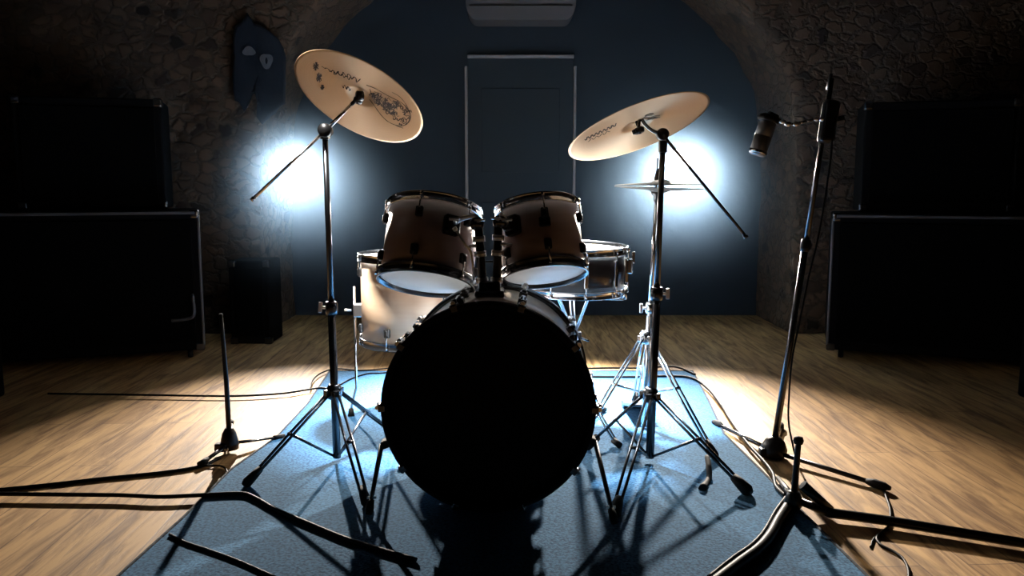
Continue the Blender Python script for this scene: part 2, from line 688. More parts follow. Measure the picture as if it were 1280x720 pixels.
for px, py, rx, rz, hole in ((333, 76, 0.036, 0.042, 0.45), (311, 64, 0.036, 0.025, 0.0)):
    bm = B()
    c = P(px, py, YH - 0.03)
    ring1, ring2 = [], []
    for k in range(28):
        a = 2 * PI * k / 28
        wob = 1 + 0.12 * math.sin(3 * a + px)
        ring1.append(bm.verts.new(c + V((rx * wob * math.cos(a), 0, rz * wob * math.sin(a)))))
        if hole:
            ring2.append(bm.verts.new(c + V((rx * 0.22 * math.cos(a), -0.002, rz * hole * math.sin(a)))))
    if hole:
        for k in range(28):
            bm.faces.new((ring1[k], ring1[(k + 1) % 28], ring2[(k + 1) % 28], ring2[k]))
    else:
        bm.faces.new(ring1)
    mk = obj('pale_mark', bm, 'pale_cloth', hang)
    so = mk.modifiers.new('thick', 'SOLIDIFY')
    so.thickness = 0.003

# ------------------------------------------------------------------ stage lamps
def stage_lamp(px, py, Y, label, rad, power, aim, size):
    c = P(px, py, Y)
    t = thing('stage_lamp', label, 'stage lamp', (c.x, YB - 0.01, c.z), 'round stage lamps in the recess')
    d = (V(aim) - c).normalized()
    m = MT(c, d, V((1, 0, 0)))
    bm = B()
    add_lathe(bm, [(rad * 0.99, 0.0), (rad * 1.12, 0.012), (rad * 1.15, 0.01), (rad * 1.15, -0.02), (rad * 1.05, -0.16), (rad * 0.6, -0.2), (0, -0.21)], m, 40)
    obj('housing', bm, 'black_paint', t)
    bm = B()
    add_lathe(bm, [(0, 0.006), (rad * 0.6, 0.003), (rad * 0.985, -0.003)], m, 40)
    obj('lens', bm, 'lens', t)
    bm = B()
    x = m.to_3x3() @ V((1, 0, 0))
    rr = rad * 1.22
    mid = c - d * 0.08
    add_tube(bm, [mid - x * rr, mid - x * rr + V((0, 0.1, 0)), V((mid.x - rr, YB - 0.03, mid.z)), V((mid.x + rr, YB - 0.03, mid.z)), mid + x * rr + V((0, 0.1, 0)), mid + x * rr], 0.007, 8)
    obj('yoke', bm, 'black_metal', t)
    bm = B()
    add_lathe(bm, [(0, 0.05), (0.05, 0.05), (0.05, 0.0), (0, 0.0)], MT(V((mid.x, YB, mid.z)), V((0, -1, 0))), 24)
    obj('wall_plate', bm, 'black_metal', t)
    ld = bpy.data.lights.new('stage_spot', 'SPOT')
    ld.energy = power
    ld.color = (1.0, 0.95, 0.89)
    ld.spot_size = math.radians(size)
    ld.spot_blend = 0.95
    ld.shadow_soft_size = rad * 0.6
    lo = bpy.data.objects.new('stage_spot', ld)
    COL.objects.link(lo)
    lo.location = c + d * 0.03 - world_loc(t)
    lo.rotation_euler = d.to_track_quat('-Z', 'Y').to_euler()
    lo.parent = t
    return t


stage_lamp(369, 201, YB - 0.3, 'small lit stage lamp behind the tall boom stand, beside the stone wall', 0.032, 1050, (-0.62, 2.2, 0.42), 57)
stage_lamp(850, 200, YB - 0.3, 'large lit stage lamp glaring behind the hi-hat and the tilted cymbal', 0.075, 1400, (0.48, 2.2, 0.42), 57)


def spot(name, loc, aim, power, size, color, blend=0.6, soft=0.05):
    ld = bpy.data.lights.new(name, 'SPOT')
    ld.energy = power
    ld.color = color
    ld.spot_size = math.radians(size)
    ld.spot_blend = blend
    ld.shadow_soft_size = soft
    lo = bpy.data.objects.new(name, ld)
    COL.objects.link(lo)
    lo.location = loc
    lo.rotation_euler = (V(aim) - V(loc)).to_track_quat('-Z', 'Y').to_euler()
    return lo


# ------------------------------------------------------------------ haze behind the kit
bm = B()
HX0, HX1, HY0, HY1, HZ0, HZ1 = -1.70, 1.85, 3.95, YB - 0.02, 0.03, 2.3
add_box(bm, T((HX0 + HX1) / 2, (HY0 + HY1) / 2, (HZ0 + HZ1) / 2), (HX1 - HX0, HY1 - HY0, HZ1 - HZ0))
hz_m = bpy.data.materials.new('haze')
hz_m.use_nodes = True
nt = hz_m.node_tree
nt.nodes.remove(nt.nodes['Principled BSDF'])
vs = nt.nodes.new('ShaderNodeVolumeScatter')
vs.inputs['Color'].default_value = (0.40, 0.66, 1.0, 1)
vs.inputs['Anisotropy'].default_value = HAZE_G
tc = nt.nodes.new('ShaderNodeTexCoord')
sx = nt.nodes.new('ShaderNodeSeparateXYZ')
nt.links.new(tc.outputs['Object'], sx.inputs[0])
last = None
# thins out towards its sides, its front and the floor
for ax, lo, hi in ((0, HX0, HX0 + 0.5), (0, HX1, HX1 - 0.5), (1, HY0, HY0 + 0.55), (1, HY1, 4.75), (2, 0.25, 1.05), (2, HZ1 - 0.25, HZ1 - 1.15)):
    mr = nt.nodes.new('ShaderNodeMapRange')
    mr.interpolation_type = 'SMOOTHSTEP'
    mr.inputs['From Min'].default_value = min(lo, hi)
    mr.inputs['From Max'].default_value = max(lo, hi)
    mr.inputs['To Min'].default_value = 0.0 if lo < hi else 1.0
    mr.inputs['To Max'].default_value = 1.0 if lo < hi else 0.0
    nt.links.new(sx.outputs[ax], mr.inputs['Value'])
    if last is None:
        last = mr.outputs[0]
    else:
        mu = nt.nodes.new('ShaderNodeMath')
        mu.operation = 'MULTIPLY'
        nt.links.new(last, mu.inputs[0])
        nt.links.new(mr.outputs[0], mu.inputs[1])
        last = mu.outputs[0]
mu = nt.nodes.new('ShaderNodeMath')
mu.operation = 'MULTIPLY'
nt.links.new(last, mu.inputs[0])
mu.inputs[1].default_value = HAZE_D
nt.links.new(mu.outputs[0], vs.inputs['Density'])
nt.links.new(vs.outputs[0], nt.nodes['Material Output'].inputs['Volume'])
hz = obj('haze', bm, hz_m)
tag(hz, 'thin blue stage haze glowing round the lamps behind the drums', 'haze', kind='stuff')

# ------------------------------------------------------------------ rug
rp = [(412, 466), (866, 466), (884, 500), (905, 545), (945, 585), (992, 633), (1079, 720), (1180, 822), (30, 836), (153, 720), (230, 650), (289, 590), (345, 550), (384, 508)]
rpts = [F(x, y) for x, y in rp]
bm = B()
top = [bm.verts.new((p.x, p.y, 0.009)) for p in rpts]
bot = [bm.verts.new((p.x, p.y, 0.0)) for p in rpts]
bm.faces.new(top)
bm.faces.new(bot[::-1])
for i in range(len(top)):
    j = (i + 1) % len(top)
    bm.faces.new((top[i], bot[i], bot[j], top[j]))
rug = obj('rug', bm, 'rug', None, (0, 2.0, 0))
tag(rug, 'large blue low-pile rug lying on the boards under the whole drum kit', 'rug')
bm = B()
add_tube(bm, [p + V((0, 0, 0.006)) for p in rpts + [rpts[0]]], 0.006, 6)
obj('rug_binding', bm, 'navy_cloth', rug)

ZR = 0.009   # top of the rug


# ------------------------------------------------------------------ drums
def local_box(bm, m, pos, size, bev=0.002, rz=0):
    add_box(bm, m @ T(pos[0], pos[1], pos[2], rz), size, bev)


def ring_prof(r0, r1, z0, z1, e=0.0015):
    return [(r0, z0), (r1 - e, z0), (r1, z0 + e), (r1, z1 - e), (r1 - e, z1), (r0, z1)]


def make_drum(t, m, R, H, shell, lug_n, hoop_mat=('chrome', 'black_metal'), lug_mat='black_metal', heads=('head', 'head'), lug_rows=2, phase=0.0, hoop_h=0.028, rod_mat='chrome', lug_len=0.032, long_lug=False):
    """drum whose lower head centre is the origin of m and whose axis is its z"""
    bm = B()
    z0, z1 = 0.012, H - 0.012
    add_lathe(bm, [(R - 0.008, z0), (R, z0), (R, z1), (R - 0.008, z1)], m, 72, closed=True)
    sh = obj('shell', bm, shell, t)
    for top in (0, 1):
        bm = B()
        zh = H if top else 0.0
        s = 1 if top else -1
        add_lathe(bm, [(0, zh - s * 0.001), (R * 0.6, zh - s * 0.001), (R * 0.97, zh - s * 0.0012), (R + 0.002, zh - s * 0.006), (R + 0.004, zh - s * 0.014)], m, 72)
        obj('drum_head', bm, heads[1 - top], t)
        bm = B()
        ze = zh + s * 0.011
        zi = zh - s * (hoop_h - 0.011)
        lo, hi = min(ze, zi), max(ze, zi)
        pr = [(R + 0.004, zi), (R + 0.011, zi), (R + 0.011, zi + s * 0.003), (R + 0.0065, zi + s * 0.006), (R + 0.0065, ze - s * 0.004), (R + 0.010, ze - s * 0.002), (R + 0.009, ze), (R + 0.003, ze), (R + 0.003, zi + s * 0.004)]
        add_lathe(bm, pr, m, 72, closed=True)
        obj('hoop', bm, hoop_mat[1 - top], t)
    for k in range(lug_n):
        a = phase + 2 * PI * k / lug_n
        rot = m @ Matrix.Rotation(a, 4, 'Z')
        for row in range(lug_rows):
            s = 1 if row else -1
            bm = B()
            if long_lug:
                local_box(bm, rot, (R + 0.008, 0, H / 2), (0.014, 0.015, H * 0.62), 0.004)
            else:
                zc = H - 0.055 if row else 0.055
                local_box(bm, rot, (R + 0.007, 0, zc), (0.014, 0.022, lug_len), 0.004)
                local_box(bm, rot, (R + 0.011, 0, zc), (0.012, 0.014, lug_len * 0.7), 0.004)
            lg = obj('lug', bm, lug_mat, t)
            bm = B()
            zc = H / 2 if long_lug else (H - 0.055 if row else 0.055)
            ze = H - 0.004 if row else 0.004
            for zz0, zz1 in (((zc, H - 0.004), (zc, 0.004)) if long_lug else ((zc, ze),)):
                add_tube(bm, [rot @ V((R + 0.0125, 0, zz0)), rot @ V((R + 0.0125, 0, zz1))], 0.0028, 6)
                sg = 1 if zz1 > zz0 else -1
                add_tube(bm, [rot @ V((R + 0.0125, 0, zz1)), rot @ V((R + 0.0125, 0, zz1 + sg * 0.009))], 0.0045, 6)
            obj('tension_rod', bm, rod_mat, lg)
    return sh


# bass drum --------------------------------------------------------
Y0 = 2.06
bc = P(610.5, 514, Y0)
RB = 0.268
bc.z = 0.2945
AX = V((0.035, 1.0, 0.0)).normalized()
Mb = MT(bc, AX, V((1, 0, 0)))
bd = thing('bass_drum', 'big bass drum with black front head and cream shell, at the centre of the kit', 'drum', (bc.x, Y0 + 0.2, ZR))
DB = 0.40
bm = B()
add_lathe(bm, [(RB - 0.008, 0.01), (RB, 0.01), (RB, DB - 0.01), (RB - 0.008, DB - 0.01)], Mb, 96, closed=True)
obj('shell', bm, 'lit_maple', bd)
bm = B()
add_lathe(bm, [(0, -0.004), (RB * 0.7, -0.004), (RB * 0.95, -0.002), (RB, 0.006), (RB + 0.003, 0.014)], Mb, 96)
hd = obj('drum_head', bm, 'black_head', bd)
hd['label'] = 'plain black front head'
bm = B()
add_lathe(bm, [(0, DB + 0.003), (RB * 0.95, DB + 0.002), (RB + 0.003, DB - 0.012)], Mb, 96)
obj('drum_head', bm, 'head', bd)
for z, mt in ((0.0, 'hoop_paint'), (DB, 'dark_steel')):
    bm = B()
    s = -1 if z == 0 else 1
    a, c = (-0.022, 0.016) if z == 0 else (DB - 0.016, DB + 0.020)
    add_lathe(bm, ring_prof(RB - 0.001, RB + 0.015, a, c, 0.003), Mb, 96, closed=True)
    obj('hoop', bm, mt, bd)
for k in range(10):
    a = math.radians(36 * k)
    rot = Mb @ Matrix.Rotation(a, 4, 'Z')
    for z, s in ((0.0, 1), (DB, -1)):
        bm = B()
        local_box(bm, rot, (RB + 0.018, 0, z - s * 0.002), (0.008, 0.022, 0.040), 0.003)
        local_box(bm, rot, (RB + 0.012, 0, z - s * 0.024), (0.018, 0.018, 0.005), 0.002)
        local_box(bm, rot, (RB + 0.024, 0, z + s * 0.016), (0.016, 0.014, 0.014), 0.003)
        cl = obj('claw_hook', bm, 'soft_chrome' if z else 'dark_steel', bd)
        bm = B()
        add_tube(bm, [rot @ V((RB + 0.025, 0, z - s * 0.006)), rot @ V((RB + 0.025, 0, z + s * 0.125))], 0.003, 8)
        add_tube(bm, [rot @ V((RB + 0.025, 0, z - s * 0.016)), rot @ V((RB + 0.025, 0, z - s * 0.004))], 0.0065, 6)
        obj('tension_rod', bm, 'chrome', cl)
        bm = B()
        local_box(bm, rot, (RB + 0.010, 0, z + s * 0.125), (0.02, 0.024, 0.042), 0.005)
        local_box(bm, rot, (RB + 0.019, 0, z + s * 0.125), (0.016, 0.014, 0.03), 0.004)
        obj('lug', bm, 'dark_steel', bd)
for (x1, y1, x2, y2, Yf) in ((477, 556, 461, 641, None), (744, 552, 768, 652, None)):
    a = P(x1, y1, Y0 + 0.07)
    f = F(x2, y2, ZR + 0.012)
    bm = B()
    add_tube(bm, [a, a.lerp(f, 0.5), f], [0.0075, 0.0065, 0.006], 10)
    sp = obj('spur', bm, 'dark_steel', bd)
    bm = B()
    cen = a + (bc + AX * 0.07 - a) * 0.12
    add_box(bm, MT(a.lerp(bc + AX * 0.07, 0.04), (a - (bc + AX * 0.07)), AX), (0.04, 0.022, 0.022), 0.005)
    obj('spur_bracket', bm, 'rubber', sp)
    bm = B()
    d = (f - a).normalized()
    add_tube(bm, [f - d * 0.035, f - d * 0.01, f + d * 0.004], [0.009, 0.012, 0.009], 10)
    obj('rubber_foot', bm, 'rubber', sp)
    bm = B()
    q = f - d * 0.04
    add_tube(bm, [q - V((0.012, 0, 0)), q + V((0.012, 0, 0))], 0.004, 8)
    obj('wing_bolt', bm, 'soft_chrome', sp)


# rack toms ----------------------------------------------------------
def tom(px_b, px_t, Yc, R, label, n, phase, shell='rose_maple'):
    cb = P(px_b[0], px_b[1], Yc)
    dx, dy = px_t[0] - px_b[0], px_t[1] - px_b[1]
    l = math.hypot(dx, dy)
    t_ = px_b[2]
    ax = cdir(px_b[0], px_b[1], dx / l * math.sqrt(1 - t_ * t_), dy / l * math.sqrt(1 - t_ * t_), -t_)
    H = l * Yc / FPX / math.sqrt(1 - t_ * t_)
    m = MT(cb, ax, V((1, 0, 0)))
    t = thing('rack_tom', label, 'drum', (cb.x, cb.y, cb.z))
    make_drum(t, m, R, H, shell, n, hoop_mat=('chrome', 'dark_steel'), lug_mat='black_metal', phase=phase)
    return t, m, H, cb, ax


tomL, mL, HL, cbL, axL = tom((532.5, 352, 0.255), (544, 262), 2.42, 0.141, 'larger rack tom with rose-brown shell, nearer the floor tom, white lower head showing', 6, math.radians(200))
tomR, mR, HR, cbR, axR = tom((680.5, 343, 0.26), (671.5, 261), 2.40, 0.124, 'smaller rack tom with rose-brown shell, nearer the snare drum, white lower head showing', 6, math.radians(215))
for t, m, H, R, aa, sgn in ((tomL, mL, HL, 0.141, -62, 1), (tomR, mR, HR, 0.124, -128, -1)):
    rot = m @ Matrix.Rotation(math.radians(aa), 4, 'Z')
    bm = B()
    local_box(bm, rot, (R + 0.014, 0, H * 0.62), (0.028, 0.05, 0.06), 0.008)
    local_box(bm, rot, (R + 0.032, 0, H * 0.62), (0.022, 0.034, 0.038), 0.006)
    obj('mount_bracket', bm, 'black_metal', t)
# badge plate and vent on the smaller tom's front
rot = mR @ Matrix.Rotation(math.radians(-86), 4, 'Z')
bm = B()
local_box(bm, rot, (0.124 + 0.006, 0, HR * 0.60), (0.012, 0.034, 0.030), 0.005)
obj('badge_plate', bm, 'black_metal', tomR)

# tom holder between the toms ------------------------------------------
hb = P(612, 381, 2.27)
hold = thing('tom_holder', 'black double-post tom holder with chrome clamps on top of the bass drum', 'tom holder', (hb.x, hb.y, hb.z))
zs = 0.293 + RB
base = V((hb.x, 2.30, zs + 0.006))
bm = B()
add_box(bm, T(base.x, base.y, base.z + 0.002), (0.085, 0.10, 0.022), 0.008)
add_box(bm, T(base.x, base.y, base.z + 0.02), (0.062, 0.055, 0.035), 0.008)
obj('base_plate', bm, 'dark_steel', hold)
for px, ptop, tomm, sg in ((603, (598, 292), (mL, HL, 0.141, -62), -1), (620, (623, 290), (mR, HR, 0.124, -128), 1)):
    p0 = V((base.x + sg * 0.02, base.y, base.z + 0.02))
    p1 = P(ptop[0], ptop[1], base.y)
    bm = B()
    add_tube(bm, [p0, p1 + V((0, 0, 0.02))], 0.0125, 14)
    po = obj('post', bm, 'black_metal', hold)
    for f in (0.12, 0.62, 0.9):
        bm = B()
        q = p0.lerp(p1, f)
        add_lathe(bm, [(0.012, -0.008), (0.0175, -0.008), (0.0175, 0.008), (0.012, 0.008)], MT(q, p1 - p0), 20, closed=True)
        obj('collar', bm, 'soft_chrome', po)
    m, H, R, aa = tomm
    rot = m @ Matrix.Rotation(math.radians(aa), 4, 'Z')
    tgt = rot @ V((R + 0.04, 0, H * 0.62))
    j = p1 + V((sg * 0.004, 0, 0.028))
    bm = B()
    add_tube(bm, spline([j, j + V((sg * 0.004, 0.0, 0.022)), tgt + (j - tgt) * 0.25 + V((0, 0, 0.012)), tgt], 6), 0.0075, 12)
    obj('arm', bm, 'soft_chrome', hold)
    bm = B()
    bmesh.ops.create_uvsphere(bm, u_segments=18, v_segments=12, radius=0.021, matrix=Matrix.Translation(j))
    for f in bm.faces:
        f.smooth = True
    obj('ball_joint', bm, 'dark_steel', hold)
    for kk, (q, d) in enumerate(((j + V((0, -0.004, 0.006)), V((sg * -0.3, -1, 0.2))), (p1 - V((0, 0, 0.035)), V((sg * 0.8, -0.6, 0))), (tgt + V((0, -0.01, 0.0)), V((0, -1, 0.4))))):
        d = d.normalized()
        bm = B()
        add_tube(bm, [q, q + d * 0.03], 0.005, 8)
        w = d.cross(V((0, 0, 1))).normalized()
        add_box(bm, MT(q + d * 0.034, d, w), (0.032, 0.006, 0.011), 0.003)
        obj('wing_nut', bm, 'soft_chrome', hold)
# drum key rod leaning by the larger tom
bm = B()
a, c = P(570, 288, 2.25), P(588, 314, 2.27)
add_tube(bm, [a, c, P(591, 330, 2.28), P(592, 350, 2.29)], 0.0035, 8)
add_tube(bm, [a - V((0, 0, 0)), a + (a - c).normalized() * 0.01], 0.007, 8)
obj('lever_rod', bm, 'soft_chrome', hold)
bm = B()
add_tube(bm, [V((base.x - 0.02, base.y, P(610, 327, base.y).z)), V((base.x + 0.02, base.y, P(610, 327, base.y).z))], 0.003, 8)
obj('cross_bar', bm, 'black_metal', hold)

# floor tom ------------------------------------------------------------
FY = 2.97
fc = P(522, 445, FY)
RF = 0.205
fz = P(522, 437, FY - RF).z
ft_top = P(522, 319, FY).z
HF = ft_top - fz
ft = thing('floor_tom', 'cream maple floor tom on three chrome legs, partly behind the bass drum', 'drum', (fc.x, FY, ZR))
mF = MT(V((fc.x, FY, fz)), V((0, 0, 1)), V((1, 0, 0)))
make_drum(ft, mF, RF, HF, 'maple', 8, hoop_mat=('chrome', 'dark_steel'), lug_mat='dark_steel', phase=math.radians(-68), heads=('head', 'head'))
for a in (182, 300, 60):
    a = math.radians(a)
    d = V((math.cos(a), math.sin(a), 0))
    c = V((fc.x, FY, 0))
    p = c + d * (RF + 0.028)
    bm = B()
    add_tube(bm, [p + V((0, 0, fz + 0.2)), p + V((0, 0, 0.12)), p + d * 0.02 + V((0, 0, 0.05)), p + d * 0.022 + V((0, 0, ZR + 0.012))], 0.005, 8)
    lg = obj('leg', bm, 'chrome', ft)
    bm = B()
    q = p + d * 0.022
    add_tube(bm, [q + V((0, 0, ZR)), q + V((0, 0, ZR + 0.03))], [0.013, 0.009], 12)
    obj('rubber_foot', bm, 'rubber', lg)
    bm = B()
    add_box(bm, MT(c + d * (RF + 0.014) + V((0, 0, fz + 0.11)), V((0, 0, 1)), d), (0.034, 0.03, 0.05), 0.005)
    q = c + d * (RF + 0.04) + V((0, 0, fz + 0.11))
    add_tube(bm, [q, q + d * 0.025], 0.004, 8)
    obj('leg_bracket', bm, 'soft_chrome', ft)

# snare drum and its stand ------------------------------------------------
SY = 2.80
sc_ = P(716, 361, SY)
axs = V((0.015, -0.03, 1)).normalized()
mS = MT(sc_, axs, V((1, 0, 0)))
sn = thing('snare_drum', 'dark snare drum with chrome hoops and tube lugs, behind the smaller rack tom', 'drum', tuple(sc_))
make_drum(sn, mS, 0.178, 0.145, 'dark_shell', 10, hoop_mat=('chrome', 'chrome'), lug_mat='chrome', lug_rows=1, long_lug=True, phase=math.radians(-90 + 9), hoop_h=0.024)
bm = B()
rot = mS @ Matrix.Rotation(math.radians(-14), 4, 'Z')
local_box(bm, rot, (0.178 + 0.02, 0, 0.09), (0.022, 0.04, 0.05), 0.005)
local_box(bm, rot, (0.178 + 0.03, 0, 0.12), (0.012, 0.014, 0.04), 0.004)
obj('snare_strainer', bm, 'chrome', sn)

st = thing('snare_stand', 'chrome basket stand carrying the dark snare drum', 'drum stand', (sc_.x, SY, ZR))
jn = P(718, 418, SY)
for k, a in enumerate((-150, -30, 90)):
    a = math.radians(a)
    e = mS @ V((0.196 * math.cos(a), 0.196 * math.sin(a), -0.018))
    e2 = mS @ V((0.196 * math.cos(a), 0.196 * math.sin(a), 0.016))
    i_ = mS @ V((0.06 * math.cos(a), 0.06 * math.sin(a), -0.028))
    bm = B()
    for w in (-0.007, 0.007):
        o_ = V((-math.sin(a), math.cos(a), 0)) * w
        add_tube(bm, [jn + o_, i_ + o_, e + o_], 0.0035, 8)
    add_tube(bm, [e, e2], 0.008, 8)
    obj('basket_arm', bm, 'chrome', st)
bm = B()
hubS = V((jn.x + 0.01, SY, 0.20))
add_tube(bm, [jn + V((0, 0, 0.01)), jn.lerp(hubS, 0.4), hubS, V((hubS.x, SY, 0.03))], [0.009, 0.009, 0.0125, 0.0125], 12)
obj('pole', bm, 'chrome', st)
bm = B()
add_box(bm, T(jn.x, jn.y, jn.z - 0.004), (0.05, 0.028, 0.03), 0.006)
add_tube(bm, [jn + V((0.02, -0.01, -0.01)), jn + V((0.05, -0.02, -0.02))], 0.004, 8)
obj('tilter', bm, 'dark_steel', st)
for a in (-60, 60, 180):
    a = math.radians(a)
    d = V((math.cos(a), math.sin(a), 0))
    f = V((hubS.x, SY, ZR + 0.01)) + d * 0.24
    bm = B()
    w = V((-d.y, d.x, 0)) * 0.006
    add_tube(bm, [hubS + w, f + w], 0.0038, 8)
    add_tube(bm, [hubS - w, f - w], 0.0038, 8)
    lg = obj('leg', bm, 'chrome', st)
    bm = B()
    add_tube(bm, [f - d * 0.02 + V((0, 0, 0.008)), f + d * 0.015], 0.011, 10)
    obj('rubber_foot', bm, 'rubber', lg)
    bm = B()
    add_tube(bm, [V((hubS.x, SY, 0.05)), hubS.lerp(f, 0.5)], 0.0035, 8)
    obj('brace', bm, 'chrome', st)


# ------------------------------------------------------------------ stands
def tripod(t, hub, low, feet, mt='dark_steel', w=0.008, r=0.0045, joint=0.5, foot_r=0.013, mats=None):
    for i, f in enumerate(feet):
        m_ = mats[i] if mats else mt
        f = V(f)
        f.z = ZR + 0.012
        d = (f - hub).normalized()
        hd_ = V((f.x - hub.x, f.y - hub.y, 0)).normalized()
        side = V((-hd_.y, hd_.x, 0))
        bm = B()
        h0 = hub + hd_ * 0.02
        for s in (-1, 1):
            bow = h0.lerp(f, joint)
            add_tube(bm, [h0 + side * s * w, bow + side * s * w * 1.25, f - d * 0.03 + side * s * w], r, 8)
        bow = h0.lerp(f, joint)
        add_tube(bm, [bow - side * w * 1.8, bow + side * w * 1.8], r * 1.15, 8)
        lg = obj('leg', bm, m_, t)
        bm = B()
        add_tube(bm, [f - d * 0.055, f - d * 0.03, f + d * 0.0, f + d * 0.012], [foot_r * 0.75, foot_r, foot_r * 1.15, foot_r * 0.7], 12)
        obj('rubber_foot', bm, 'rubber', lg)
        bm = B()
        add_tube(bm, [low, bow], r * 0.95, 8)
        add_tube(bm, [bow - side * w * 0.9, bow + side * w * 0.9], r * 1.3, 8)
        obj('brace', bm, m_, t)
    bm = B()
    add_lathe(bm, [(0.01, -0.02), (0.021, -0.02), (0.024, -0.008), (0.024, 0.012), (0.018, 0.024), (0.01, 0.026)], MT(hub, V((0, 0, 1))), 24, closed=True)
    for f in feet:
        hd_ = V((f[0] - hub.x, f[1] - hub.y, 0)).normalized()
        add_box(bm, MT(hub + hd_ * 0.022, V((0, 0, 1)), hd_), (0.026, 0.02, 0.022), 0.003)
    obj('leg_collar', bm, mt, t)


def collar(t, a, b_, f, r, h=0.016, bolt=None, mt='dark_steel', wing=True):
    q = a.lerp(b_, f)
    bm = B()
    add_lathe(bm, [(r * 0.6, -h), (r, -h), (r * 1.15, -h * 0.3), (r * 1.15, h * 0.6), (r * 0.95, h), (r * 0.6, h)], MT(q, b_ - a), 20, closed=True)
    c = obj('height_collar', bm, mt, t)
    if wing:
        d = V(bolt or (1, -0.2, 0)).normalized()
        bm = B()
        add_tube(bm, [q, q + d * 0.03], 0.0045, 8)
        ax = V((0, 0, 1))
        add_box(bm, MT(q + d * 0.034, d, ax), (0.034, 0.007, 0.012), 0.003)
        obj('wing_bolt', bm, 'soft_chrome', c)
    return c


def cymbal(name, label, c, n_top, R, bell=0.16, rise=0.045, group=None, thick=0.0014, m='bronze'):
    """n_top: direction of the upper side; c: centre of the bell hole"""
    m4 = MT(V((0, 0, 0)), n_top)
    up, dn = [], []
    prof = []
    K = 26
    for k in range(K + 1):
        f = k / K
        r = 0.006 + (R - 0.006) * f
        z = -rise * R * 3.2 * (f ** 1.6) * 0.4
        if f < bell * 1.6:
            g = f / (bell * 1.6)
            z += 0.0 - 0.0
        zb = 0.010 * max(0, 1 - (f / (bell * 1.25)) ** 2.0) if f < bell * 1.25 else 0
        prof.append((r, z + zb - 0.010))
    upp = [(r, z + thick) for r, z in prof]
    bm = B()
    add_lathe(bm, upp + prof[::-1], Matrix.Identity(4), 96, closed=True)
    bmesh.ops.recalc_face_normals(bm, faces=bm.faces[:])
    me = bpy.data.meshes.new(name)
    bm.to_mesh(me)
    bm.free()
    me.materials.append(M[m])
    o = bpy.data.objects.new(name, me)
    COL.objects.link(o)
    mw = MT(c, n_top)
    o.matrix_world = mw
    tag(o, label, 'cymbal', group)
    return o, mw, prof


def marks(cy, mw, prof, strokes, width):
    """ink strokes printed on the lower side of the cymbal; strokes in pixels of the photo"""
    inv = mw.inverted()
    bm = B()
    R = prof[-1][0]

    def on(px, py):
        r_ = ray(px, py)
        # plane a little under the bell
        o_ = inv @ C0
        d_ = inv.to_3x3() @ r_
        z0 = -0.03
        for _ in range(6):
            s = (z0 - o_.z) / d_.z
            p = o_ + d_ * s
            rr = math.hypot(p.x, p.y)
            for (ra, za), (rb_, zb_) in zip(prof, prof[1:]):
                if ra <= rr <= rb_:
                    z0 = za + (zb_ - za) * (rr - ra) / (rb_ - ra)
                    break
        p.z = z0 - 0.0006
        return p
    for st_ in strokes:
        w = st_[0] if isinstance(st_[0], float) else width
        q = [on(*s) for s in st_ if not isinstance(s, float)]
        if len(q) > 2:
            q = spline(q, 4)
        prev = None
        for i, p in enumerate(q):
            d = (q[min(i + 1, len(q) - 1)] - q[max(i - 1, 0)])
            d.z = 0
            if d.length < 1e-7:
                continue
            s = V((-d.y, d.x, 0)).normalized() * w * (0.7 + 0.5 * noise.noise(p * 300))
            cur = (bm.verts.new(p + s), bm.verts.new(p - s))
            if prev:
                bm.faces.new((prev[0], cur[0], cur[1], prev[1]))
            prev = cur
    me = bpy.data.meshes.new('printed_mark')
    bm.to_mesh(me)
    bm.free()
    me.materials.append(M['ink'])
    o = bpy.data.objects.new('printed_mark', me)
    COL.objects.link(o)
    o.parent = cy
    o['label'] = 'dark brown printed lettering and scrollwork'
    return o


# left boom cymbal stand ------------------------------------------------
YL = 2.45
lowL = P(421.5, 580, YL)
lowL.z = 0.022
hubL = P(418, 490, YL)
topL = P(406, 163, YL)
csL = thing('cymbal_stand', 'black boom cymbal stand holding the steeply tilted cymbal, beside the floor tom', 'cymbal stand', (lowL.x, lowL.y, ZR))
bend = lowL.lerp(topL, 0.455)
bm = B()
add_tube(bm, [lowL, bend], 0.0125, 16)
obj('lower_pole', bm, 'dark_steel', csL)
bm = B()
add_tube(bm, [bend, topL], [0.0095, 0.0085], 16)
obj('upper_pole', bm, 'dark_steel', csL)
collar(csL, lowL, topL, 0.47, 0.017, 0.02, (-1, -0.3, 0.1))
tripod(csL, hubL, lowL, [F(309, 612), F(458, 637), F(492, 548)], 'dark_steel', joint=0.48)
nL = -cdir(452, 117, -0.47 * 0.857, 0.88 * 0.87, 0.49)     # upper side of the cymbal
cL = P(452, 117, YL)
armTop = cL - nL * 0.035
armEnd = P(318, 247, YL - 0.05)
tl = P(407, 163, YL - 0.02)
bm = B()
add_tube(bm, [armEnd, tl], 0.0048, 12)
add_tube(bm, [tl, P(440, 130, YL - 0.015)], [0.0062, 0.0055], 12)
add_tube(bm, [armEnd, armEnd + (armEnd - tl).normalized() * 0.012], 0.007, 10)
obj('boom_arm', bm, 'chrome', csL)
bm = B()
add_lathe(bm, [(0, -0.022), (0.019, -0.022), (0.021, 0.0), (0.019, 0.022), (0, 0.022)], MT(tl, V((0, 1, 0))), 24)
add_box(bm, MT(topL - V((0, 0, 0.012)), V((0, 0, 1))), (0.026, 0.026, 0.03), 0.004)
obj('boom_clamp', bm, 'black_metal', csL)
bm = B()
add_tube(bm, [P(440, 130, YL - 0.015), P(448, 122, YL - 0.012), armTop], 0.0065, 10)
add_lathe(bm, [(0, -0.012), (0.015, -0.01), (0.015, 0.008), (0, 0.01)], MT(P(450, 120, YL - 0.02), V((1, 0.6, 0))), 18)
obj('tilter', bm, 'black_metal', csL)
bm = B()
